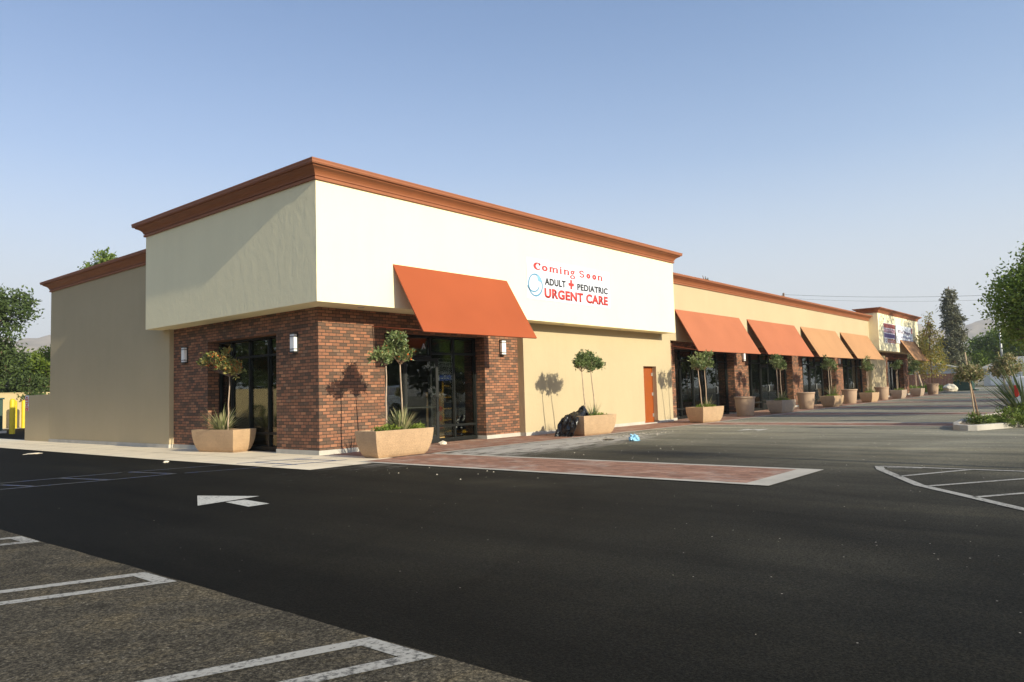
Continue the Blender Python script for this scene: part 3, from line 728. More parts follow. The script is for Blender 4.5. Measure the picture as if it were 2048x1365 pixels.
def serif_line(parent):
    # fat-and-thin display letters: thick stems, hairline joins
    y = yb-.006; m = 4.945; X = .155; CAP = .215
    def stem(s, x, w, z0, z1, serif=True):
        s.box(x, x+w, y-.003, y, z0, z1)
        if serif: s.box(x-w*.22, x+w*1.22, y-.0032, y, z0-.002, z0+.014)
    thick = lambda t: .5+.7*abs(math.cos(t))
    def o(s, x0, x1): ring(s, (x0+x1)/2, m+X/2, (x1-x0)/2, X/2+.004, .105, y, 0, 360, 28, thick)
    def arch(s, x0, x1, w): ring(s, (x0+x1)/2, m+X*.62, (x1-x0)/2, X*.38, .045, y, 10, 178, 12); stem(s, x1-w, w, m, m+X*.72)
    L = []
    def new(): s = MB(); L.append(s); return s
    s = new(); ring(s, 7.22, m+CAP/2, .19, CAP/2+.004, .13, y, 42, 318, 26, lambda t: .40+.8*max(0, -math.cos(t))); ring(s, 7.33, m+CAP*.80, .045, .04, .04, y, 0, 360, 10)
    s = new(); o(s, 7.44, 7.72)
    s = new(); stem(s, 7.83, .075, m, m+X); arch(s, 7.86, 8.05, .07); arch(s, 8.02, 8.24, .075)
    s = new(); stem(s, 8.36, .07, m, m+X)
    s = new(); ring(s, 8.395, m+X+.04, .04, .026, .04, y, 0, 360, 10)
    s = new(); stem(s, 8.57, .075, m, m+X); arch(s, 8.60, 8.83, .075)
    s = new(); ring(s, 9.02, m+X*.66, .10, X*.40, .10, y, 0, 360, 20, thick); ring(s, 9.02, m-.045, .135, .062, .085, y, 0, 360, 20, thick); s.box(9.08, 9.15, y-.003, y, m+X*.86, m+X)
    s = new(); ring(s, 9.53, m+CAP*.73, .13, CAP*.30, .14, y, 10, 270, 18, lambda t: .6+.5*max(0, -math.cos(t))); ring(s, 9.53, m+CAP*.27, .14, CAP*.30, .15, y, -165, 92, 18, lambda t: .6+.5*max(0, math.cos(t)))
    s = new(); o(s, 9.80, 10.02)
    s = new(); o(s, 10.14, 10.37)
    s = new(); stem(s, 10.47, .075, m, m+X); arch(s, 10.50, 10.72, .075)
    for s in L: s.build('lettering', 'print_red', parent)
def ring(s, cx, cz, rx, rz, wd, y, a0=0, a1=360, n=48, wf=None):
    for i in range(n):
        t0, t1 = R(a0+(a1-a0)*i/n), R(a0+(a1-a0)*(i+1)/n)
        w0 = min(wd*(wf(t0) if wf else 1), rz*.98); w1 = min(wd*(wf(t1) if wf else 1), rz*.98)
        q = [(cx+(rx-w)*math.cos(t), y, cz+(rz-w*min(1, rz/rx))*math.sin(t)) for t, w in ((t0, 0), (t0, w0), (t1, w1), (t1, 0))]
        s.prism(q, (0, -.003, 0))
bn = panel(6.71, 11.17, 4.05, 5.27, yb, 'banner_white', 'banner', wav=.004)
tag(bn, 'large white banner reading Coming Soon Adult + Pediatric Urgent Care on the ivory wall', 'banner')
yt = yb-.006
serif_line(bn)
text('ADULT', 7.56, 8.63, 4.525, 4.74, yt, 'print_black', bn, 'lettering', off=.03, sp=1.08)
text('PEDIATRIC', 9.26, 11.03, 4.51, 4.72, yt, 'print_black', bn, 'lettering', off=.03, sp=1.08)
text('URGENT CARE', 7.53, 11.02, 4.13, 4.43, yt, 'print_red', bn, 'lettering', off=.042, sp=1.08)
s = MB(); s.box(8.885, 8.975, yt-.004, yt, 4.51, 4.80); s.box(8.79, 8.885, yt-.004, yt, 4.61, 4.70); s.box(8.975, 9.07, yt-.004, yt, 4.61, 4.70); s.build('red_cross', 'print_red', bn)
def ring(s, cx, cz, rx, rz, wd, y, a0=0, a1=360, n=48, wf=None):
    for i in range(n):
        t0, t1 = R(a0+(a1-a0)*i/n), R(a0+(a1-a0)*(i+1)/n)
        w0 = wd*(wf(t0) if wf else 1); w1 = wd*(wf(t1) if wf else 1)
        q = [(cx+(rx-w)*math.cos(t), y, cz+(rz-w)*math.sin(t)) for t, w in ((t0, 0), (t0, w0), (t1, w1), (t1, 0))]
        s.prism(q, (0, -.003, 0))
s = MB(); ring(s, 7.10, 4.475, .35, .345, .055, yt, wf=lambda t: .7+.3*math.sin(t*1.5)**2)
ring(s, 7.00, 4.49, .30, .235, .04, yt, 195, 345); s.build('logo', 'print_blue', bn)
s = MB(); ring(s, 7.10, 4.475, .33, .325, .12, yt-.0008, 20, 72, 12, lambda t: abs(math.sin((t-.35)*3.4))**.7+.02); s.build('logo', 'print_pale_blue', bn)
# far signs
fy = -OY-.012
tn = empty('tenant_sign', (0, 0, 0), label='far sign panel with red, mauve, purple and brown rows on the far ivory block', cat='sign')
s = MB(); s.box(46.05, 49.1, fy, fy+.01, 4.02, 5.44); s.build('backing', 'banner_white_far', tn)
for z0, z1, mt in ((5.10, 5.40, 'sign_red'), (4.76, 5.05, 'sign_mauve'), (4.41, 4.71, 'sign_purple'), (4.06, 4.36, 'sign_brown')):
    s = MB(); s.box(46.10, 49.08, fy-.004, fy, z0, z1); s.build('sign_row', mt, tn)
text('NEW SMILES', 46.25, 48.95, 4.82, 5.0, fy-.005, 'sign_pink_letter', tn, off=.02)
s = MB(); s.box(46.2, 46.85, fy-.008, fy-.004, 4.08, 4.34); s.build('emblem_plate', 'banner_white_far', tn)
s = MB(); ring(s, 46.52, 4.21, .2, .11, .05, fy-.009, 0, 360, 20); s.build('emblem', 'print_black', tn)
text('Donuts & Deli', 47.0, 48.9, 4.12, 4.26, fy-.005, 'sign_pink_letter', tn, off=.01)
b2 = panel(49.12, 54.25, 4.10, 5.43, fy-.05, 'banner_white_far', 'banner', wav=.03, seed=2)
tag(b2, 'far white banner with faint red and grey lettering above the last awning', 'banner')
text("A'Dor Shoppe", 49.6, 53.3, 4.78, 5.12, fy-.075, 'sign_grey_letter', b2, off=.01)
text('NEXT TO BE OPENED', 50.5, 53.7, 4.52, 4.68, fy-.075, 'sign_violet_letter', b2, off=.01)
text('NOW LEASING 818-555', 50.6, 53.6, 4.32, 4.42, fy-.075, 'sign_violet_letter', b2, off=.01)
s = MB(); s.box(53.75, 54.1, fy-.078, fy-.070, 4.95, 5.35); s.build('red_block', 'sign_red', b2)
# do-not-enter sign on the low wing wall
WW = MB(); WW.box(-.129, .07, 16.33, 18.9, -.03, 1.73); ww = WW.build('low_wall', 'beige_stucco', bevel=.01)
tag(ww, 'low beige stucco wing wall running on from the building rear', 'wall')
dn = empty('traffic_sign', (-.135, 18.65, 1.43), label='small red and white DO NOT ENTER sign plate on the low beige wall', cat='sign')
s = MB(); s.box(-.012, 0, -.19, .19, -.30, .30); s.build('plate', 'banner_white', dn, bevel=.002)
s = MB(); q = [(-.013, .16*math.cos(2*PI*k/24), .08+.18*math.sin(2*PI*k/24)) for k in range(24)]; s.prism(q, (-.003, 0, 0)); s.build('red_disc', 'traffic_red', dn)
s = MB(); s.box(-.020, -.0165, -.12, .12, .05, .11); s.build('white_bar', 'banner_white', dn)
text('DO NOT', .11, -.11, .15, .20, -.017, 'banner_white', dn, axis='x', depth=.003); text('ENTER', .11, -.11, -.04, .02, -.017, 'banner_white', dn, axis='x', depth=.003)
s = MB(); s.box(-.016, -.012, -.17, .17, -.29, -.12); s.build('red_panel', 'traffic_red', dn)
text('WRONG', .13, -.13, -.195, -.14, -.017, 'banner_white', dn, axis='x', depth=.003); text('WAY', .09, -.09, -.275, -.22, -.017, 'banner_white', dn, axis='x', depth=.003)

# window poster and the things inside the corner shop
wb = empty('window_poster', (.15, -.06, 0), label='grey poster reading COMING SOON AP URGENT CARE with blue strip hung inside the front window', cat='poster')
s = MB(); s.box(4.02, 4.72, .500, .504, 1.87, 2.31); s.build('sheet', 'banner_grey', wb)
s = MB(); s.box(4.14, 4.62, .496, .500, 2.22, 2.29); s.build('navy_band', 'banner_navy', wb)
text('COMING SOON', 4.16, 4.60, 2.12, 2.185, .499, 'print_black', wb, off=.01, depth=.002)
text('AP URGENT CARE', 3.99, 4.80, 1.94, 2.06, .499, 'print_black', wb, off=.02, depth=.002)
s = MB(); s.box(4.02, 4.72, .500, .504, 1.69, 1.865); s.build('sheet', 'banner_white', wb)
s = MB(); s.box(4.16, 4.61, .496, .500, 1.695, 1.86); s.build('blue_panel', 'sticker_blue', wb)
text('EC', 4.32, 4.46, 1.79, 1.85, .496, 'banner_white', wb, off=.03, depth=.002); text('888-BLD-EDC', 4.21, 4.57, 1.735, 1.775, .496, 'banner_white', wb, off=.03, depth=.002)
lad = empty('scaffold_ladder', (4.93, .95, .01), label='yellow scaffold end frame standing inside behind the glass', cat='ladder')
s = MB(); s.tube([(0, 0, 0), (0, 0, 1.72)], .022).tube([(.75, .35, 0), (.75, .35, 1.72)], .022); s.build('rail', 'ladder_yellow', lad)
for z in (.22, .55, .88, 1.21, 1.54):
    s = MB(); s.tube([(0, 0, z), (.75, .35, z)], .015, 6); s.build('rung', 'ladder_yellow', lad)
sc = empty('scaffold_tower', (1.9, 2.2, .01), label='dim yellow scaffold standing deep inside behind the left pane', cat='scaffold')
s = MB(); s.tube([(0, 0, 0), (0, 0, 1.7)], .02).tube([(1.3, .4, 0), (1.3, .4, 1.7)], .02); s.build('rail', 'ladder_yellow', sc)
s = MB(); s.tube([(0, 0, 1.65), (1.3, .4, 1.65)], .02).tube([(0, 0, 1.2), (.5, .15, 1.65)], .014); s.build('brace', 'ladder_yellow', sc)
for i, (sx, h, lb) in enumerate(((0, .27, 'cardboard carton at the bottom of the stack behind the glass'), (.01, .25, 'carton second from the bottom, with red print facing the window'), (-.01, .26, 'carton third from the bottom, with red print, behind the glass'), (.0, .24, 'carton fourth from the bottom, with red print, behind the glass'), (.015, .22, 'plain carton second from the top of the stack behind the glass'), (-.01, .13, 'thin carton on top of the stack behind the glass'))):
    z0 = .01+sum((.27, .25, .26, .24, .22, .13)[:i])
    bxo = empty('cardboard_box', (4.60+sx, .95, z0), label=lb, cat='box', group='cartons stacked inside the shop')
    s = MB(); s.box(-.15, .15, -.2, .2, 0, h-.006); s.build('carton', 'cardboard', bxo, bevel=.006)
    s = MB(); s.box(-.15, .15, -.202, -.2, h*.9, h-.02); s.build('tape', 'stake_wood', bxo)
    if 1 <= i <= 3:
        s = MB(); s2 = []
        s.prism([(.03+.08*math.cos(2*PI*k/16), -.2045, h*.45+.08*math.sin(2*PI*k/16)) for k in range(16)], (0, .0035, 0)); s.build('round_print', 'carton_print', bxo)
lp = MB(); lp.prism([(5.52, .75, .16), (5.98, .75, .16), (5.98, .75, .29), (5.52, .75, .26)], (0, .25, 0)); lo = lp.build('yellow_tray', 'ladder_yellow', bevel=.02)
lp = MB(); lp.box(5.58, 5.92, .78, .97, .0, .16); 
tag(lo, 'yellow tool tray low behind the right-hand front pane', 'tray')
lp.build('tray_leg', 'metal_black', lo)
# chunk holding the door, bits on the ground
def lump(name, loc, sx, sy, sz, mat, seed, label, cat, sub=3, amp=.25, group=None):
    rnd = random.Random(seed); bm = bmesh.new(); bmesh.ops.create_icosphere(bm, subdivisions=sub, radius=1)
    from mathutils import noise as mn
    for v in bm.verts:
        k = 1+amp*mn.noise(v.co*1.6+Vector((seed, 0, 0)))+amp*.7*mn.noise(v.co*4.1+Vector((0, seed, 0)))
        c = v.co*k; c.z = max(c.z, -.55); v.co = Vector((c.x*sx, c.y*sy, (c.z+.55)*sz))
    me = bpy.data.meshes.new(name); bm.to_mesh(me); bm.free(); me.materials.append(M[mat])
    o = bpy.data.objects.new(name, me); C.objects.link(o); o.location = loc
    return tag(o, label, cat, group)
lump('rubble_chunk', (3.62, -.33, -.004), .12, .09, .06, 'rubble', 3, 'pale chunk of rubble holding the glass door open', 'rock')
lump('plastic_bag', (6.30, -4.50, -.01), .13, .11, .10, 'sky_blue_plastic', 5, 'crumpled light blue plastic bag lying on the asphalt', 'bag', 4, .6)
lump('cloth_rag', (6.5, -3.62, -.01), .19, .12, .02, 'black_plastic', 9, 'small flat black rag on the dusty asphalt left of the blue bag', 'rag', 3, .4)
lump('paper_scrap', (-2.95, 9.0, -.01), .22, .10, .02, 'rubble', 12, 'pale torn scrap lying on the asphalt by the left pavement', 'scrap', 3, .4)
lump('paper_scrap', (-2.62, 1.9, -.01), .06, .05, .03, 'rubble', 14, 'small pale lump on the asphalt in front of the side window planter', 'scrap', 2, .4)
s = MB(); rnd = random.Random(8)
for i in range(262):
    if i < 180: x, y = rnd.gauss(8.4, 1.3), rnd.gauss(-3.2, .35)
    elif i < 230: x, y = rnd.uniform(-2, 12), rnd.uniform(-8, -2.4)
    else: x, y = rnd.uniform(-7.2, 10), rnd.uniform(-13, 2)
    if x > -2.3 and y > -2.2: continue
    if i >= 230: q = rnd.uniform(.002, .0045)
    else: q = rnd.uniform(.005, .018)
    a = rnd.uniform(0, 3); c, sn = math.cos(a)*q, math.sin(a)*q; z = -.010
    s.add([(x-c, y-sn, z), (x+sn, y-c, z), (x+c, y+sn, z), (x-sn, y+c, z), (x, y, z+q*.8)], [(0, 1, 4), (1, 2, 4), (2, 3, 4), (3, 0, 4)])
o = s.build('debris', 'rubble'); o['kind'] = 'stuff'; tag(o, 'scattered plaster crumbs and grit on the asphalt', 'debris')

# ------------------------------------------------------------------ planters, pots
def planter_mesh():
    # curved bowl sides, rectangular plan
    s = MB(); prof = [(0, 0.0), (.05, .04), (.35, .30), (.66, .62), (.88, .85), (.97, .95), (1, 1)]
    prof = [(0, .0), (.10, .30), (.22, .50), (.38, .69), (.56, .84), (.75, .94), (.90, .985), (1.0, 1.0)]
    H = .575; bx, by, tx, ty = 1.30/2, .46/2, 1.64/2, .72/2
    rings = []
    for h, f in prof: rings.append((bx+(tx-bx)*f, by+(ty-by)*f, h*H))
    rings += [(tx-.06, ty-.06, H), (tx-.075, ty-.075, H-.09)]
    for (a, b, z) in rings: s.v += [(-a, -b, z), (a, -b, z), (a, b, z), (-a, b, z)]
    for i in range(len(rings)-1):
        for k in range(4): s.f.append((i*4+k, i*4+(k+1) % 4, i*4+4+(k+1) % 4, i*4+4+k))
    s.f.append((3, 2, 1, 0))
    return s
def planter(x, y, rz, label, mat='planter_concrete'):
    o = planter_mesh().build('planter', mat); o.location = (x, y, gz(x)-.002); o.rotation_euler = (0, 0, rz)
    md = o.modifiers.new('bevel', 'BEVEL'); md.width = .008; md.segments = 2; md.limit_method = 'ANGLE'; md.angle_limit = R(45)
    tag(o, label, 'planter', 'bowl-sided concrete planters along the shopfront')
    so_ = MB(); so_.box(-.74, .74, -.28, .28, .40, .50); so_.build('soil', 'soil', o)
    return o
def pot(x, y, label, mat='pot_clay'):
    s = MB(); s.lathe([(.0, 0), (.325, 0), (.34, .02), (.385, .40), (.415, .74), (.43, .745), (.445, .76), (.445, .815), (.43, .825), (.385, .825), (.375, .74), (.37, .66), (0, .66)], 40)
    o = s.build('round_pot', mat, smooth=True); o.location = (x, y, gz(x)-.002); o['x'] = 1; del o['x']
    md = o.modifiers.new('edge', 'EDGE_SPLIT'); md.split_angle = R(40)
    tag(o, label, 'pot', 'round clay pots between the planters'); return o

def leaf_crown(clumps, n, L, W, seed, up=.25, clump_n=26, clump_r=.16, tone=None, hang=0):
    """clumps: list of (centre, (rx,ry,rz), weight). Leaves gathered in small tufts through the volume."""
    rnd = random.Random(seed); s = MB(); s.t = []
    tot = sum(c[2] for c in clumps)
    for cen, rad, wgt in clumps:
        nc = max(1, int(n*wgt/tot/clump_n))
        for _ in range(nc):
            while True:
                p = Vector((rnd.uniform(-1, 1), rnd.uniform(-1, 1), rnd.uniform(-1, 1)))
                if p.length <= 1: break
            rr = p.length; p = p.normalized()*(rr**.45)*rnd.uniform(.8, 1.12)
            cc = Vector((cen[0]+p.x*rad[0], cen[1]+p.y*rad[1], cen[2]+p.z*rad[2]))
            tbase = rnd.random(); cs = clump_r*rnd.uniform(.7, 1.3)
            for _ in range(clump_n):
                q = cc+Vector((rnd.gauss(0, cs), rnd.gauss(0, cs), rnd.gauss(0, cs*.8)))
                dd = Vector((rnd.gauss(0, 1)+p.x*.8, rnd.gauss(0, 1)+p.y*.8, rnd.gauss(0, 1)+up*1.5-hang)).normalized()
                sd = dd.cross(Vector((rnd.gauss(0, 1), rnd.gauss(0, 1), rnd.gauss(0, 1)))).normalized()
                l = L*rnd.uniform(.65, 1.25); wv = W*rnd.uniform(.7, 1.2)
                k = len(s.v); nn = dd.cross(sd)*l*.12
                s.v += [tuple(q), tuple(q+dd*l*.45+sd*wv*.5+nn), tuple(q+dd*l), tuple(q+dd*l*.45-sd*wv*.5+nn)]
                s.f.append((k, k+1, k+2, k+3)); s.t.append(min(1, max(0, .65*tbase+.35*rnd.random())))
    return s
def blades(n, L, W, seed, spread=.8, base=.06, seg=5, up=1.0):
    rnd = random.Random(seed); s = MB(); s.t = []
    for i in range(n):
        a = rnd.uniform(0, 2*PI); tilt = rnd.random()**.8*spread; l = L*rnd.uniform(.6, 1.15); wd = W*rnd.uniform(.7, 1.2)
        p = Vector((math.cos(a)*base*rnd.random(), math.sin(a)*base*rnd.random(), 0)); out_ = Vector((math.cos(a), math.sin(a), 0))
        side = Vector((-math.sin(a), math.cos(a), 0)); th = tilt; k = len(s.v); tn = rnd.random()
        for j in range(seg+1):
            f = j/seg; ww = wd*(1-f**1.6)*(.55+.9*min(f*2.2, 1)*.5)
            s.v += [tuple(p+side*ww/2), tuple(p-side*ww/2)]
            dirv = out_*math.sin(th)+Vector((0, 0, 1))*math.cos(th); p = p+dirv*l/seg; th += rnd.uniform(.02, .13)*spread
        for j in range(seg): s.f.append((k+2*j, k+2*j+1, k+2*j+3, k+2*j+2)); s.t.append(tn)
    return s
def std_tree(x, y, zbase, trunks, crowns, n, label, mat='glossy_leaf', seed=1, L=.085, W=.032, berries=0, cat='potted tree', group='small standard trees in planters', rad=.018):
    """x,y world base; trunks: list of polylines relative; crowns relative"""
    t = empty('potted_tree', (x, y, zbase), label=label, cat=cat, group=group)
    for tr in trunks:
        s = MB(); k = len(tr); s.tube(tr, [rad*(1.15-.45*i/(k-1)) for i in range(k)], 8); s.build('trunk', 'pale_bark', t, smooth=True)
    rnd = random.Random(seed); br = MB()
    for cen, rr, w_ in crowns:
        tip = min((Vector(tr[-1]) for tr in trunks), key=lambda q: (q-Vector(cen)).length)
        for i in range(9):
            e = Vector(cen)+Vector((rnd.uniform(-1, 1)*rr[0], rnd.uniform(-1, 1)*rr[1], rnd.uniform(-.7, .9)*rr[2]))*.8
            mid = tip.lerp(e, .5)+Vector((0, 0, -.03)); br.tube([tip, mid, e], [.009, .006, .003], 5)
    br.build('branches', 'bark', t)
    sub = []
    for cen, rr, w_ in crowns:      # ragged outline: many small sprigs pushed out from each main ball
        sub.append((cen, tuple(q*.62 for q in rr), w_*.55))
        for i in range(10):
            a = rnd.uniform(0, 6.28); e = rnd.uniform(-.75, 1); q = rnd.uniform(.55, .95)
            sub.append(((cen[0]+math.cos(a)*rr[0]*q*(1-e*e*.5), cen[1]+math.sin(a)*rr[1]*q*(1-e*e*.5), cen[2]+e*rr[2]*.95), tuple(k_*rnd.uniform(.14, .36) for k_ in rr), w_*.13))
    leaf_crown(sub, int(n*.50), L*1.2, W*1.2, seed, clump_n=9, clump_r=.042).build('crown', mat, t)
    if berries:
        s = leaf_crown(sub, berries, .040, .040, seed+50, clump_n=3, clump_r=.022); s.build('berries', 'berry', t)
    return t
def tilt_trunk(x0, y0, x1, y1, h, seed=0, n=7):
    rnd = random.Random(seed); o = []
    for i in range(n):
        f = i/(n-1); o.append((x0+(x1-x0)*f+rnd.uniform(-.008, .008)*(0 < i < n-1), y0+(y1-y0)*f+rnd.uniform(-.008, .008)*(0 < i < n-1), h*f))
    return o
def spiky(x, y, z, L, n, seed, label, mat='spike_leaf', W=.022, spread=.9, group='spiky plants in the planters', name='spiky_plant', base=.05):
    o = blades(n, L, W, seed, spread, base).build(name, mat); o.location = (x, y, z)
    return tag(o, label, 'plant', group)
def cover(x, y, z, rx, ry, n, seed, label, rz=0, mat='cover_leaf', L=.06, h=.085, group='low green plants filling the planters'):
    o = leaf_crown([((0, 0, h*.5), (rx, ry, h), 1)], int(n*1.5), L, L*.55, seed, up=.7, clump_n=10, clump_r=.035).build('ground_cover_plant', mat)
    o.location = (x, y, z); o.rotation_euler = (0, 0, rz); return tag(o, label, 'plant', group)
SZ = .50
# A: planter by the side window, one leaning tree with orange berries
PA = (-.22, 3.82); ra = R(99)
planter(PA[0], PA[1], ra, 'tan bowl-sided planter by the side window, holding the tree with orange berries')
std_tree(-.28, 3.50, SZ, [tilt_trunk(0, 0, .04, -.02, 1.42, 3)], [((-.06, .85, 1.86), (.22, .34, .18), 1.1), ((-.05, .25, 1.84), (.25, .45, .26), 2.2), ((.0, -.30, 1.62), (.20, .28, .19), 1.1)], 3600, 'small leaning tree with orange berries in the planter by the side window', 'berry_leaf', 11, .085, .033, berries=420)
spiky(-.28, 3.80, SZ-.02, .74, 120, 21, 'pale spiky plant spilling over the planter by the side window', W=.045, spread=1.05, base=.14)
# B: big planter left of the glass door
planter(.66, -1.86, R(-1), 'large tan planter at the brick corner, left of the glass door')
std_tree(.52, -1.74, SZ, [tilt_trunk(0, 0, .01, 0, 1.47, 5), tilt_trunk(.55, .06, .45, .03, 1.5, 6)], [((-.08, 0, 1.66), (.26, .24, .15), 1.3), ((.32, 0, 1.90), (.27, .26, .30), 2.3), ((.60, 0, 1.72), (.17, .17, .14), .7), ((.34, 0, 2.14), (.12, .12, .12), .5)], 4600, 'pair of slim trees with a joined crown in the planter left of the glass door', 'glossy_leaf', 12, .08, .03, berries=14)
spiky(.78, -1.92, SZ-.02, .60, 130, 22, 'grey-green spiky clump in the planter left of the glass door', W=.034, spread=.85, base=.12)
cover(.42, -1.9, SZ, .32, .24, 620, 31, 'low green leaves at the left end of the planter by the glass door')
cover(1.18, -1.9, SZ, .25, .24, 520, 32, 'low green leaves at the right end of the planter by the glass door')
# C: planter before the blank beige wall
planter(8.28, -1.86, R(-2), 'tan planter standing in front of the blank beige wall, black sheet behind it')
std_tree(8.12, -1.80, SZ, [tilt_trunk(0, 0, -.14, 0, 1.36, 7), tilt_trunk(.52, .0, .30, -.02, 1.36, 8)], [((-.20, 0, 1.60), (.27, .22, .26), 1.4), ((.40, 0, 1.64), (.42, .30, .28), 2.2)], 4600, 'two separate slim trees leaning left in the planter before the blank beige wall', 'glossy_leaf', 13, .085, .034)
spiky(8.35, -1.9, SZ-.02, .52, 60, 23, 'thin grassy tuft in the planter before the blank beige wall', 'flax_leaf', W=.018, spread=.6)
cover(8.5, -1.9, SZ-.02, .45, .24, 260, 33, 'sparse green creeper in the planter before the blank beige wall')
def tarp():
    from mathutils import noise as mn
    # a sagging heap: wide on the ground, climbing over the rim and peaking by the trunk
    path = [(7.20, -1.60, -.008, .28), (7.26, -1.64, .06, .32), (7.30, -1.68, .22, .34), (7.33, -1.70, .42, .32), (7.42, -1.72, .60, .30), (7.60, -1.74, .67, .26), (7.78, -1.76, .66, .22), (7.90, -1.78, .76, .17), (7.97, -1.80, .86, .08), (8.03, -1.83, .74, .12), (8.08, -1.86, .56, .16)]
    s = MB(); nu, nv = 56, 26
    for i in range(nu+1):
        f = i/nu*(len(path)-1); k = min(int(f), len(path)-2); g = f-k; p = [path[k][q]*(1-g)+path[k+1][q]*g for q in range(4)]
        for j in range(nv+1):
            v = (j/nv-.5)*2
            n1 = mn.noise(Vector((i*.16, j*.26, 0))); n2 = mn.noise(Vector((i*.42, j*.6, 7))); n3 = mn.noise(Vector((i*.9, j*1.1, 3)))
            q = Vector((p[0]+.09*n1+.03*n2-.02*v*v, p[1]+v*p[3]+.03*n2, p[2]+.10*n2*.6+.03*n3-.12*v*v*(1 if i > 16 else .15)))
            q.z = max(q.z, -.006+.012*abs(n3)); s.v.append(tuple(q))
    for i in range(nu):
        for j in range(nv): c = i*(nv+1)+j; s.f.append((c, c+1, c+nv+2, c+nv+1))
    o = s.build('plastic_sheet', 'black_plastic', smooth=True)
    md = o.modifiers.new('thick', 'SOLIDIFY'); md.thickness = .006
    tag(o, 'crumpled black plastic sheet draped over the left end of the planter before the beige wall', 'plastic sheet')
tarp()
# D..M: planters down the row
rowp = [
 (15.85, 'tan planter in front of the first wide shop window, below the first red awning', 'planter_concrete'),
 (23.55, 'greyish shade-dappled planter between the first and second round pots', 'planter_concrete_shaded'),
 (30.75, 'tan planter between the second and third round pots', 'planter_concrete'),
 (37.75, 'tan planter between the third and fourth round pots', 'planter_concrete'),
 (44.7, 'shaded greyish planter just right of the fourth round pot, under the tenant sign', 'planter_concrete_shaded'),
 (50.1, 'last shaded planter of the row, left of the pot holding the yellow tree', 'planter_concrete_shaded')]
names = ['first red awning of the row', 'second red awning of the row', 'first tan awning', 'second tan awning', 'far tenant sign', 'last awning at the far end']
for i, (x, lb, mt) in enumerate(rowp):
    g = gz(x); planter(x, -1.86, R(-2+i), lb, mt)
    if i == 0:
        tr = [tilt_trunk(-.08, 0, -.30, 0, 1.42, 9), tilt_trunk(.30, 0, .25, 0, 1.45, 10)]; cr = [((-.30, 0, 1.72), (.32, .26, .30), 1.5), ((.36, 0, 1.80), (.36, .28, .32), 1.8)]
    elif i in (1, 2):
        tr = [tilt_trunk(-.15, 0, -.2, 0, 1.42, 20+i), tilt_trunk(.25, 0, .2, 0, 1.42, 30+i)]; cr = [((-.15, 0, 1.78), (.34, .28, .30), 1.3), ((.35, 0, 1.60), (.34, .28, .24), 1.3)]
    else:
        tr = [tilt_trunk(-.1, 0, -.12, 0, 1.3, 20+i), tilt_trunk(.12, 0, .15, 0, 1.4, 30+i)]; cr = [((0, 0, 1.70), (.42, .36, .40), 2)]
    std_tree(x-.05, -1.82, SZ+g, tr, cr, 2200 if i < 3 else 1300, 'pair of slim round-crowned trees in the planter under the '+names[i], 'glossy_leaf', 40+i, .10, .042)
    if i < 4:
        spiky(x+.1, -1.9, SZ-.02+g, .58+.16*(i == 2), [22, 60, 90, 50][i], 60+i, 'spiky plant in the planter under the '+names[i], W=.034 if i else .02, spread=.85)
    cover(x, -1.9, SZ+g, .62, .26, 420, 70+i, 'low green plants in the planter under the '+names[i])
for x, lb in ((20.6, 'empty round clay pot nearest the camera, before the first brick pier of the row'), (28.15, 'empty round clay pot before the second brick pier of the row'), (35.4, 'empty round clay pot before the third brick pier, below the second tan awning'), (42.4, 'empty round clay pot before the beige wall end, left of the shaded planters')):
    pot(x, -1.40, lb)
pot(55.0, -1.9, 'round clay pot at the far end holding the tall yellow-leaved tree')
def garden_tree(name, x, y, z, trunk, crowns, n, L, W, seed, label, mat, cat='tree', group=None, trad=.06, bark='bark', cn=22, cr=.2, limbs=8, hang=0):
    t = empty(name, (x, y, z), label=label, cat=cat, group=group)
    k = len(trunk); s = MB(); s.tube(trunk, [trad*(1.2-.65*i/(k-1)) for i in range(k)], 8); s.build('trunk', bark, t, smooth=True)
    rnd = random.Random(seed); b = MB(); tp = [Vector(p) for p in trunk]
    for cen, rr, w_ in crowns:
        for i in range(limbs):
            st = tp[-1] if rnd.random() < .5 or k < 3 else tp[rnd.randint(k//2, k-1)]
            e = Vector(cen)+Vector((rnd.uniform(-1, 1)*rr[0], rnd.uniform(-1, 1)*rr[1], rnd.uniform(-.8, .9)*rr[2]))*.85
            b.tube([st, st.lerp(e, .5)+Vector((0, 0, .08*(e-st).length)), e], [trad*.45, trad*.28, trad*.08], 5)
    b.build('branches', bark, t)
    leaf_crown(crowns, n, L, W, seed, clump_n=cn, clump_r=cr, hang=hang).build('crown', mat, t)
    return t
garden_tree('young_tree', 55.0, -1.9, .93, [(0, 0, 0), (.03, 0, .9), (-.03, .02, 2.0), (.04, 0, 3.6), (.02, 0, 5.0)], [((0, 0, 1.8), (1.2, 1.15, 1.2), 2.2), ((.1, 0, 3.2), (.95, .95, 1.3), 1.7), ((0, 0, 4.8), (.35, .35, .8), .4)], 2600, .17, .10, 81, 'tall sparse yellow-leaved tree growing from the far round pot', 'yellow_leaf', cn=6, cr=.14, trad=.045, limbs=16)

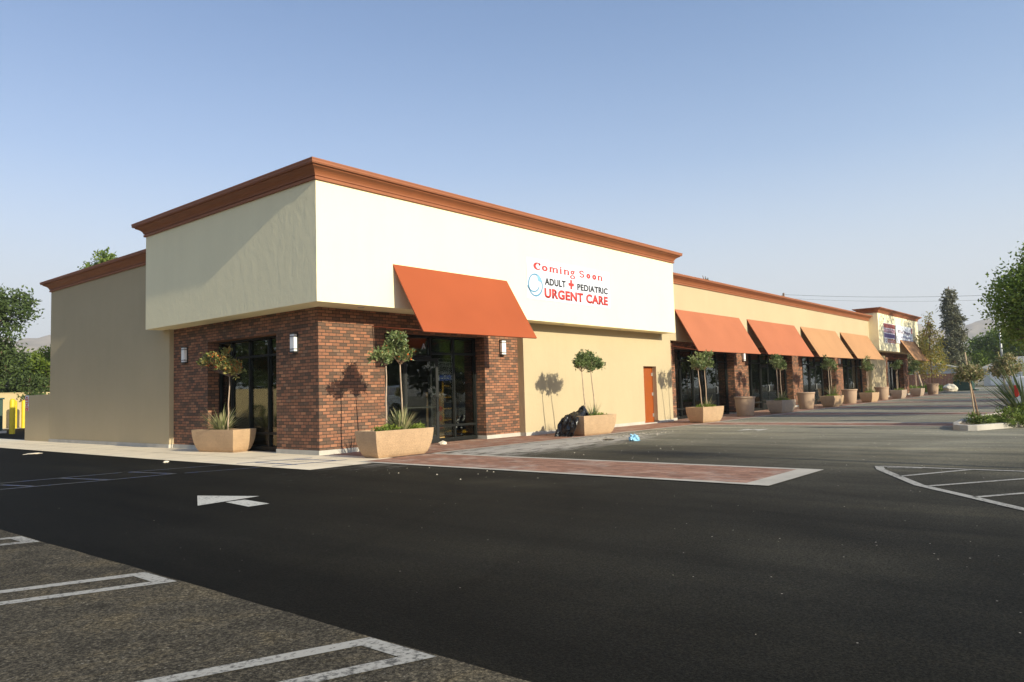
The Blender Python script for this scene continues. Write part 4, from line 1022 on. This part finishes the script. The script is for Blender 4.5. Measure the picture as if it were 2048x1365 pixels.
# ------------------------------------------------------------------ left background
pw = MB(); pw.box(-45, 14, 40.0, 40.25, -.03, 2.15); pwo = pw.build('perimeter_wall', 'block_wall'); tag(pwo, 'long cream block wall closing the yard at the left rear', 'wall')
pc = MB(); pc.box(-45.02, 14.02, 39.97, 40.28, 2.15, 2.21); pc.build('coping', 'block_wall', pwo)
def bollard(x, y, label):
    s = MB(); s.lathe([(0, 0), (.125, 0), (.125, 1.60), (.115, 1.66), (.08, 1.705), (.04, 1.725), (0, 1.73)], 20)
    o = s.build('bollard', 'bollard_yellow', smooth=True); o.location = (x, y, -.012); md = o.modifiers.new('e', 'EDGE_SPLIT'); md.split_angle = R(50)
    tag(o, label, 'bollard', 'yellow bollards guarding the green cabinet')
bollard(2.15, 28.1, 'nearest yellow bollard, standing at the corner of the green cabinet')
bollard(5.36, 38.6, 'middle yellow bollard, close to the cream wall just right of the nearest one')
bollard(5.84, 38.6, 'yellow bollard furthest right, half hidden by the low wall')
gb = empty('utility_cabinet', (1.6, 31.0, -.01), label='big dark green utility cabinet at the left edge before the cream wall', cat='cabinet')
s = MB(); s.box(-2.2, .75, -.8, 1.0, .12, 1.72); s.build('body', 'cabinet_green', gb, bevel=.03)
s = MB(); s.box(-2.28, .80, -.86, 1.06, 1.72, 1.80); s.build('lid', 'cabinet_green', gb, bevel=.02)
s = MB(); s.box(-2.35, .9, -.9, 1.1, 0, .12); s.build('pad', 'kerb_concrete', gb)
def at(px, py, D):
    Rr = d+r2*((px-1024)/FPX)-u2*((py-682.5)/FPX); h = math.hypot(Rr.x, Rr.y)
    return CAM+Rr*(D/h)
def bg_tree(px, D, ptop, pbot_crown, wpx, seed, label, mat, n, L, name='tree', trunk=True, group='trees behind the buildings', squash=1, cat='tree', dy=None, cr=None):
    """a tree standing D metres away in the direction of photo column px: sized in metres from its angular size"""
    t = at(px, ptop, D); b = at(px, pbot_crown, D); sc_ = D/FPX; rx = wpx/2*sc_; g = gz(t.x)
    H = t.z-g; cb = max(.3, b.z-g); rnd = random.Random(seed); cz = (H+cb)/2; rz = (H-cb)/2
    cl = [((0, 0, cz), (rx*.62, rx*.62, rz*.8), 2.2)]
    for i in range(7):
        a = rnd.uniform(0, 6.28); f = rnd.uniform(-.62, .62)
        cl.append(((math.cos(a)*rx*.55, math.sin(a)*rx*.55, cz+rz*f), (rx*.42, rx*.42, rz*.36), .75))
    cl.append(((rnd.uniform(-.2, .2)*rx, 0, H-rz*.28), (rx*.34, rx*.34, rz*.26), .5))
    return garden_tree(name, t.x, t.y, g-.02, [(0, 0, 0), (.05, 0, cb*.5), (0, .05, cb), (.1, 0, cz)], cl, n, L, L*.5, seed, label, mat, trad=.02*H+.04, cn=24, cr=cr or rx*.11+.05, limbs=5, group=group, cat=cat)
bg_tree(-28, 56, 562, 800, 128, 101, 'big dark leafy tree at the left edge beyond the cream wall', 'dark_leaf', 14000, .27)
bg_tree(5, 66, 700, 800, 130, 102, 'lower bushy tree under the big tree at the left edge', 'dark_leaf', 5000, .30)
bg_tree(88, 60, 698, 800, 78, 103, 'bright yellow-green tree beside the rear corner of the building', 'bright_leaf', 6000, .26)
bg_tree(58, 58, 752, 812, 80, 104, 'dark shrub between the two trees beyond the cream wall', 'dark_leaf', 3500, .22, name='shrub')
bg_tree(125, 62, 745, 812, 90, 106, 'olive shrub half hidden behind the rear corner of the building', 'green_leaf', 3000, .24, name='shrub')
bg_tree(206, 52, 505, 640, 66, 105, 'tree top showing above the rear cornice at the left', 'green_leaf', 3000, .26)
bg_tree(1412, 62, 543, 640, 22, 107, 'small wispy tree top poking above the long cornice', 'dark_leaf', 500, .22)
hr = at(25, 758, 85)
hs = empty('house', (hr.x, hr.y, 0), R(20), label='low house with a pale roof glimpsed between the left trees', cat='house')
s = MB(); s.box(-6, 6, -4, 4, 0, 3.0); s.build('wall', 'cream_reveal', hs)
s = MB(); s.prism([(-6.5, -4.6, 3.0), (-6.5, 4.6, 3.0), (-6.5, 0, 4.6)], (13, 0, 0)); s.build('roof', 'grey_roof', hs)

# ------------------------------------------------------------------ right background
for i, (px, D, pt, pb, wp, lb, mt, n, L) in enumerate((
    (1995, 128, 662, 760, 105, 'broad round green tree behind the white houses', 'green_leaf', 7000, .5),
    (1940, 118, 700, 765, 70, 'lower round tree between the conifer and the broad tree', 'bright_leaf', 3500, .42),
    (2065, 120, 640, 765, 110, 'green tree behind the light pole at the right edge', 'green_leaf', 5000, .5),
    (1845, 108, 668, 770, 60, 'dark green tree just behind the far end of the building', 'green_leaf', 3200, .4),
    (1800, 104, 700, 775, 70, 'low tree showing under the last awning', 'dark_leaf', 2500, .4))):
    bg_tree(px, D, pt, pb, wp, 120+i, lb, mt, n, L)
def conifer():
    b = at(1912, 790, 110); t = at(1908, 572, 110); H = t.z-gz(b.x); g = gz(b.x)
    o = empty('conifer_tree', (b.x, b.y, g-.02), label='tall ragged grey-green conifer standing against the sky', cat='tree')
    s = MB(); s.tube([(0, 0, 0), (.1, 0, H*.5), (0, 0, H)], [.35, .2, .04], 8); s.build('trunk', 'bark', o)
    rnd = random.Random(77); cl = []; br = MB(); nlev = 26
    for i in range(nlev):
        f = i/(nlev-1); z = H*(.10+.87*f); R0 = 2.1*(1-f)**.75*(.65+.5*rnd.random())+.28
        for k in range(5):
            a = rnd.uniform(0, 6.28); q = R0*rnd.uniform(.45, 1.0)
            c = (math.cos(a)*q*.8, math.sin(a)*q*.8, z-q*.12); cl.append((c, (q*.42+.1, q*.42+.1, .26), q+.15)); br.tube([(0, 0, z), c], [.05, .02], 4)
    br.build('branches', 'bark', o)
    leaf_crown(cl, 9500, .48, .16, 78, up=-.1, clump_n=12, clump_r=.2, hang=.7).build('crown', 'dusty_leaf', o)
conifer()
# fence, houses
fn = empty('wooden_fence', (84, 0, gz(84)), label='brown upright-board fence in front of the white houses', cat='fence')
s = MB(); rnd = random.Random(3); y = 14.0
while y > .75: s.box(-.01+rnd.uniform(-.008, .008), .012, y-.135, y, .02, 1.62+rnd.uniform(-.02, .02)); y -= .145
s.build('boards', 'fence_wood', fn)
for y in (14, 11.5, 9, 6.5, 4, .8):
    s = MB(); s.box(.02, .11, y-.045, y+.045, 0, 1.66); s.build('post', 'fence_wood', fn)
h1 = empty('house', (94, 7.5, gz(94)), label='white house with a low grey gable behind the wooden fence', cat='house')
s = MB(); s.box(0, 9, -4.6, 6, 0, 2.2); s.prism([(0, -4.6, 2.2), (0, 6, 2.2), (0, .7, 3.5)], (.2, 0, 0)); s.build('wall', 'white_plaster', h1)
s = MB(); s.prism([(-.5, -5.3, 2.05), (-.5, .7, 3.62), (-.5, 6.8, 2.05), (-.5, 6.8, 2.22), (-.5, .7, 3.80), (-.5, -5.3, 2.22)], (10, 0, 0)); s.build('roof', 'grey_roof', h1)
h2 = empty('house', (99, -3.4, gz(99)), label='white garage house with a grey hipped roof right of the fence', cat='house')
s = MB(); s.box(0, 9, -7, 4.3, 0, 2.15); s.build('wall', 'white_plaster', h2)
s = MB(); v = [(-.6, -7.6, 2.1), (-.6, 4.9, 2.1), (9.6, 4.9, 2.1), (9.6, -7.6, 2.1), (3.2, -3.6, 3.55), (3.2, 2.2, 3.55)]
s.add(v, [(0, 1, 5, 4), (1, 2, 5), (2, 3, 4, 5), (3, 0, 4), (3, 2, 1, 0)]); s.build('roof', 'grey_roof', h2)
s = MB(); s.box(-.04, .0, -.8, 3.6, .05, 1.9); gd = s.build('garage_door', 'banner_white_far', h2)
lightp = empty('light_pole', (59.1, -6.1, gz(59)), label='white parking lot light pole rising into the big green tree', cat='light pole')
s = MB(); s.tube([(0, 0, 0), (-.02, .04, 3), (-.1, .1, 6.6)], [.085, .075, .055], 12); s.build('pole', 'galvanised', lightp, smooth=True)
s = MB(); s.tube([(-.1, .1, 6.55), (-.1, -.8, 6.75)], .03); s.box(-.25, .05, -1.4, -.7, 6.70, 6.84); s.build('lamp_head', 'galvanised', lightp)
s = MB(); s.lathe([(0, 0), (.25, 0), (.25, .55), (.23, .6), (0, .6)], 20); s.build('footing', 'kerb_concrete', lightp)
up = at(1567, 588, 100); up2 = at(2330, 566, 100)
upo = empty('utility_pole', (up.x, up.y, 0), label='utility pole tip just showing above the long cornice', cat='utility pole')
s = MB(); s.tube([(0, 0, 0), (0, 0, up.z+.1)], [.16, .12], 10); s.build('pole', 'bark', upo)
s = MB(); dirw = (up2-up); dirw.z = 0; dirw.normalize(); pr = Vector((-dirw.y, dirw.x, 0))
s.tube([Vector((0, 0, up.z-.35))-pr*1.1, Vector((0, 0, up.z-.35))+pr*1.1], .06, 6); s.build('crossarm', 'bark', upo)
for k, (o1, dz, sag, lb) in enumerate(((-.9, .12, .75, 'upper power line crossing the sky at the right'), (.9, -.18, .8, 'fainter lower power line crossing the sky at the right'))):
    s = MB(); A = Vector((up.x, up.y, up.z-.3+dz))+pr*o1; E = Vector((up2.x, up2.y, up2.z-.3+dz))+pr*o1
    s.tube([A.lerp(E, i/24)-Vector((0, 0, sag*4*(i/24)*(1-i/24))) for i in range(25)], .016 if k == 0 else .010, 5)
    tag(s.build('power_line', 'wire_black'), lb, 'power line', 'overhead power lines')
for pz, dpx, lb in ((at(1900, 702, 125), 0, 'distant low power line passing behind the conifer'),):
    e = at(2120, 703, 125); s = MB(); s.tube([pz.lerp(e, i/10) for i in range(11)], .03, 5); tag(s.build('power_line', 'wire_black'), lb, 'power line', 'overhead power lines')
# far bed with rock, cabinet and leaning tree
flat('planting_bed', [rect(57.2, 74, -1.6, 6)], .03, 'dirt')
gc = leaf_crown([((0, 0, .12), (6, 1.8, .22), 1)], 2600, .22, .13, 140, up=.8, clump_n=14, clump_r=.16).build('ground_cover', 'cover_leaf'); gc.location = (66, 1.2, gz(66)); gc['kind'] = 'stuff'; tag(gc, 'low green planting in the far bed', 'ground cover')
lump('boulder', (65.0, -1.35, gz(65)), .75, .6, .42, 'rubble', 21, 'rounded beige boulder right of the yellow tree pot', 'rock')
uc = empty('utility_box', (68, -1.9, gz(68)), label='dark green utility box behind the beige boulder', cat='utility box')
s = MB(); s.box(-.6, .6, -.75, .75, .10, 1.05); s.build('body', 'cabinet_green', uc, bevel=.03)
s = MB(); s.box(-.65, .65, -.85, .80, 1.05, 1.12); s.build('lid', 'cabinet_green', uc)
s = MB(); s.box(-.7, .7, -1.05, .9, 0, .10); s.build('pad', 'cabinet_green', uc)
ly = at(1846, 783, 82)
garden_tree('young_tree', ly.x, ly.y, gz(ly.x), [(0, 0, 0), (0, .25, 1.3), (-.05, .45, 2.4), (0, .5, 3.4)], [((0, .5, 3.3), (1.4, 1.3, .9), 2), ((0, 1.6, 3.0), (1.2, 1.1, .6), 1)], 2600, .22, .12, 91, 'leaning young tree with a pale trunk behind the yellow tree', 'bronze_leaf', bark='pale_bark', trad=.10, cn=10, cr=.2)

# ------------------------------------------------------------------ right island with kerb
def kerb_island():
    out_ = [(12.15, -10.75), (12.05, -10.95), (12.15, -11.15), (12.6, -11.35), (13.5, -11.70), (14.7, -12.1), (16.5, -12.6), (19, -13.2), (22.0, -13.9), (27, -14.9), (27, -11.9), (22, -10.9), (18.2, -10.35), (16, -10.2), (13.6, -10.35), (12.5, -10.55)]
    cx = sum(p[0] for p in out_)/len(out_); n = len(out_)
    inn = []
    for i, p in enumerate(out_):
        a = Vector(out_[i-1]); b = Vector(out_[(i+1) % n]); t = (b-a).normalized(); q = Vector(p)+Vector((-t.y, t.x))*.15
        inn.append((q.x, q.y))
    s = MB(); 
    for p in out_: s.v.append((p[0], p[1], -.03+gz(p[0])))
    for p in out_: s.v.append((p[0], p[1], .13+gz(p[0])))
    for p in inn: s.v.append((p[0], p[1], .135+gz(p[0])))
    for p in inn: s.v.append((p[0], p[1], .0+gz(p[0])))
    for L_ in range(3):
        for i in range(n): s.f.append((L_*n+i, L_*n+(i+1) % n, (L_+1)*n+(i+1) % n, (L_+1)*n+i))
    o = s.build('kerb', 'kerb_concrete', bevel=.015); o['kind'] = 'structure'
    s = MB(); s.add([(p[0], p[1], .09+gz(p[0])) for p in inn], [tuple(range(n))]); o = s.build('planting_bed', 'dirt'); o['kind'] = 'structure'
kerb_island()
IZ = .09
st = empty('staked_tree', (13.0, -11.10, IZ-.02), label='young bronze-leaved tree leaning in the kerbed island', cat='tree')
s = MB(); s.tube([(0, .0, 0), (.0, .05, .35), (.0, .10, .75), (.0, .16, 1.05), (0, .20, 1.28)], [.028, .025, .022, .02, .015], 8); s.build('trunk', 'bark', st, smooth=True)
br = MB()
for e in ((.1, .34, 1.5), (-.1, .05, 1.55), (.05, -.02, 1.4), (0, .42, 1.42), (.1, .2, 1.75)): br.tube([(0, .19, 1.2), (e[0]*.5, (.19+e[1])/2, (1.2+e[2])/2), e], [.012, .009, .004], 5)
br.build('branches', 'bark', st)
leaf_crown([((0, .20, 1.42), (.24, .27, .20), 2), ((0, .03, 1.38), (.15, .16, .14), .7), ((0, .38, 1.36), (.13, .13, .12), .6)], 1500, .10, .045, 150, clump_n=12, clump_r=.05).build('crown', 'bronze_leaf', st)
sk = MB(); sk.tube([(12.98, -11.00, IZ-.02), (12.97, -10.95, .9), (12.98, -10.86, 2.04)], [.018, .018, .016], 8); sko = sk.build('tree_stake', 'stake_wood', smooth=True); tag(sko, 'tall thin wooden stake beside the bronze-leaved tree in the island', 'stake')
garden_tree('young_tree', 17.0, -11.35, gz(17)+IZ-.02, [(0, 0, 0), (0, .03, .6), (0, 0, 1.3)], [((0, 0, 1.62), (.28, .33, .30), 2), ((0, .22, 1.5), (.2, .2, .2), 1)], 1300, .12, .06, 152, 'second bronze-leaved young tree behind the flax plant', 'bronze_leaf', trad=.025, cn=10, cr=.06)
ag = blades(150, 1.75, .075, 160, .95, .22, 7).build('flax_plant', 'flax_leaf'); ag.location = (14.7, -11.95, .1); tag(ag, 'large sword-leaved flax plant in the kerbed island at the right edge', 'plant')
for i, (x, y, rx, rz_, n, mt, lb) in enumerate(((13.0, -10.96, .13, .18, 420, 'green_leaf', 'small green shrub at the foot of the stake in the island'), (12.95, -11.22, .20, .13, 420, 'green_leaf', 'small spreading shrub with pale tips right of the tree trunk in the island'), (13.6, -11.68, .36, .24, 1300, 'green_leaf', 'large green shrub below the flax plant in the island'), (13.9, -12.15, .40, .30, 1300, 'bright_leaf', 'bright green shrub in the island right in front of the white truck'), (14.2, -11.2, .35, .08, 400, 'dusty_leaf', 'low dusty ground plant in the middle of the island'))):
    o = leaf_crown([((0, 0, rz_*.8), (rx, rx, rz_), 1)], n, .065, .032, 170+i, up=.5, clump_n=12, clump_r=.04).build('shrub', mt); o.location = (x, y, IZ); tag(o, lb, 'shrub', 'shrubs in the kerbed island')
# big shade tree in the island, its crown filling the right edge
T = garden_tree('shade_tree', 21.5, -13.5, gz(21)+.08, [(0, 0, 0), (.05, 0, 1.0), (0, .1, 2.0), (.1, 0, 3.0)],
    [((0, 0, 4.1), (2.3, 2.4, 1.5), 4), ((-.5, 1.7, 3.9), (1.3, 1.35, 1.2), 2), ((-.3, 1.3, 2.9), (1.2, 1.5, .75), 1.4), ((.2, -1.4, 4.0), (1.6, 1.5, 1.4), 1.5), ((0, .6, 5.3), (1.4, 1.5, .8), 1.5), ((0, -.4, 5.7), (1.0, 1.1, .6), .8)], 44000, .125, .08, 180, 'big dense green shade tree whose crown fills the right edge', 'shade_leaf', trad=.15, cn=20, cr=.17, limbs=7)
# pickup truck, tail towards us
def truck():
    t = empty('pickup_truck', (14.3, -11.77, gz(15)-.012), R(-90), label='white pickup truck at the right edge, only its tail lamp and rear bumper showing', cat='pickup truck')
    # local +x = forward (towards -y in world); width along local y (world x)
    prof = [(0, .62), (0, 1.32), (.12, 1.36), (1.75, 1.38), (1.80, 1.80), (1.98, 1.86), (3.2, 1.86), (3.85, 1.42), (5.1, 1.28), (5.35, 1.15), (5.4, .55), (4.95, .45), (4.85, .80), (4.55, .98), (4.2, .98), (3.9, .80), (3.8, .42), (1.75, .42), (1.65, .80), (1.35, .98), (1.0, .98), (.7, .80), (.62, .58)]
    s = MB(); s.prism([(x, 0, z) for x, z in prof], (0, 1.9, 0)); s.build('body', 'truck_paint', t, bevel=.03)
    for y0, y1 in ((-.008, .10), (1.80, 1.908)):
        s = MB(); s.prism([(-.012, y0, .80), (-.012, y0, 1.12), (.05, y0, 1.13), (.10, y0, 1.08), (.09, y0, .84), (.05, y0, .79)], (0, y1-y0, 0)); s.build('tail_light', 'tail_light', t, bevel=.01)
    s = MB(); s.box(-.22, .02, -.02, 1.92, .60, .76); s.build('rear_bumper', 'chrome_grey', t, bevel=.03)
    s = MB(); s.prism([(1.95, -.006, 1.42), (2.05, -.006, 1.78), (3.15, -.006, 1.78), (3.65, -.006, 1.42)], (0, 1.912, 0)); s.build('window', 'dark_glass', t)
    for x in (1.17, 4.38):
        for y0 in (-.01, 1.69):
            s = MB(); s.tube([(x, y0, .39), (x, y0+.22, .39)], .385, 28); wh = s.build('wheel', 'tyre_rubber', t, bevel=.03)
            s = MB(); s.tube([(x, y0-.006, .39), (x, y0+.226, .39)], .23, 20); s.build('rim', 'galvanised', wh)
truck()
# ------------------------------------------------------------------ lot trees beyond the right edge (seen in the shop windows, shading the far aisle)
for i, (x, y, h, rr, mt) in enumerate(((28.5, -17, 6.5, 2.6, 'green_leaf'), (46.5, -14.5, 12, 2.6, 'green_leaf'), (52.5, -15.5, 12.5, 2.8, 'green_leaf'), (38.0, -20, 6.5, 2.8, 'dark_leaf'), (60.0, -19, 9.5, 3.0, 'green_leaf'))):
    garden_tree('shade_tree', x, y, gz(x), [(0, 0, 0), (0, .1, h*.25), (.1, 0, h*.45), (0, 0, h*.6)], [((0, 0, h*.66), (rr, rr, h*.24), 3), ((rr*.4, 0, h*.84), (rr*.5, rr*.5, h*.13), 1), ((-rr*.4, rr*.3, h*.7), (rr*.55, rr*.5, h*.2), 1)], 4200, .26, .15, 200+i, 'parking lot shade tree standing outside the picture to the right', mt, group='shade trees beyond the right edge', trad=.13, cn=18, cr=.3)
for i, x in enumerate((-6, 2, 10, 18, 26, 34, 43, 52, 62, 74, 88)):
    h = (11, 9.5, 12, 10, 11.5)[i % 5]; rr = 5.2
    garden_tree('tree', x, -52-(i % 3)*2.5, gz(x)-.02, [(0, 0, 0), (0, .1, 2), (.1, 0, 4.5)], [((0, 0, h*.52), (rr, rr*.8, h*.42), 3), ((rr*.4, 0, h*.8), (rr*.5, rr*.5, h*.18), .7), ((-rr*.5, rr*.2, h*.7), (rr*.55, rr*.5, h*.2), .7)], 3600, .75, .42, 230+i, 'street tree across the lot, outside the picture to the right', 'dark_leaf', group='street trees mirrored in the shop windows', trad=.2, cn=16, cr=.45, limbs=3)
for i, x in enumerate((52, 64, 75, 87, 99, 112, 126, 142)):
    h = (8.5, 9.5, 8, 10)[i % 4]; rr = 4.6
    garden_tree('tree', x, -27-(i % 3)*2.2, gz(x)-.02, [(0, 0, 0), (0, .1, 1.5), (.1, 0, 3.5)], [((0, 0, h*.5), (rr, rr*.8, h*.44), 3), ((rr*.4, 0, h*.8), (rr*.5, rr*.5, h*.18), .6)], 3000, .62, .36, 330+i, 'dense tree along the far side of the lot, outside the picture to the right', 'dark_leaf', group='trees along the far side of the lot', trad=.2, cn=16, cr=.42, limbs=3)
# slim palm outside the frame whose long shadow crosses the aisle
pm = empty('palm_tree', (1.70, -34.6, -.01), label='slim palm outside the picture whose long shadow crosses the aisle', cat='tree')
s = MB(); s.tube([(0, 0, 0), (.05, 0, 4), (0, .02, 8), (0, 0, 11.0)], [.16, .11, .10, .09], 10); s.build('trunk', 'bark', pm, smooth=True)
s = blades(110, 1.15, .13, 230, 1.9, .1, 6); s.v = [(x, y, z+11.0) for x, y, z in s.v]; s.build('crown', 'flax_leaf', pm)
# yellow wall and shrubs beyond the left lot, reflected by the side window
for i, (x, y) in enumerate(((-9, 38.6), (-6.4, 38.7), (-3.4, 38.5), (-13, 38.6), (-17, 38.6), (-21, 38.6))):
    o = leaf_crown([((0, 0, .45), (.8, .45, .5), 1)], 700, .12, .06, 240+i, up=.5, clump_n=14, clump_r=.1).build('shrub', 'dark_leaf'); o.location = (x, y, 0); tag(o, 'round shrub at the foot of the cream wall, outside the picture to the left', 'shrub', 'shrubs along the cream wall')
for i, (x, y, h, rr) in enumerate(((-8, 45, 10, 4.6), (-15, 46, 11, 4.8), (-22, 45, 10, 4.6), (-29, 46, 11, 5), (-37, 46, 10, 5))):
    garden_tree('tree', x, y, 0, [(0, 0, 0), (0, .1, 2), (.1, 0, 4)], [((0, 0, h*.52), (rr, rr*.7, h*.44), 2), ((1, 0, h*.8), (rr*.5, rr*.5, h*.2), .6)], 3800, .6, .34, 260+i, 'tree beyond the cream wall, outside the picture to the left', 'dark_leaf', group='trees behind the cream wall', trad=.16, cn=18, cr=.35, limbs=3)

# ------------------------------------------------------------------ smoggy air
hz = MB(); hz.box(-2900, 2900, -2900, 2900, -6.0, 185); ho = hz.build('haze', 'roofing'); ho['kind'] = 'stuff'; tag(ho, 'pale smoggy air', 'haze')
hm = bpy.data.materials.new('haze'); hm.use_nodes = True; hn = hm.node_tree; hn.nodes.clear()
oo = hn.nodes.new('ShaderNodeOutputMaterial'); vv = hn.nodes.new('ShaderNodeVolumePrincipled')
vv.inputs['Color'].default_value = (.93, .95, 1, 1); vv.inputs['Density'].default_value = .00032; vv.inputs['Anisotropy'].default_value = .1
hn.links.new(vv.outputs[0], oo.inputs['Volume']); ho.data.materials.clear(); ho.data.materials.append(hm)
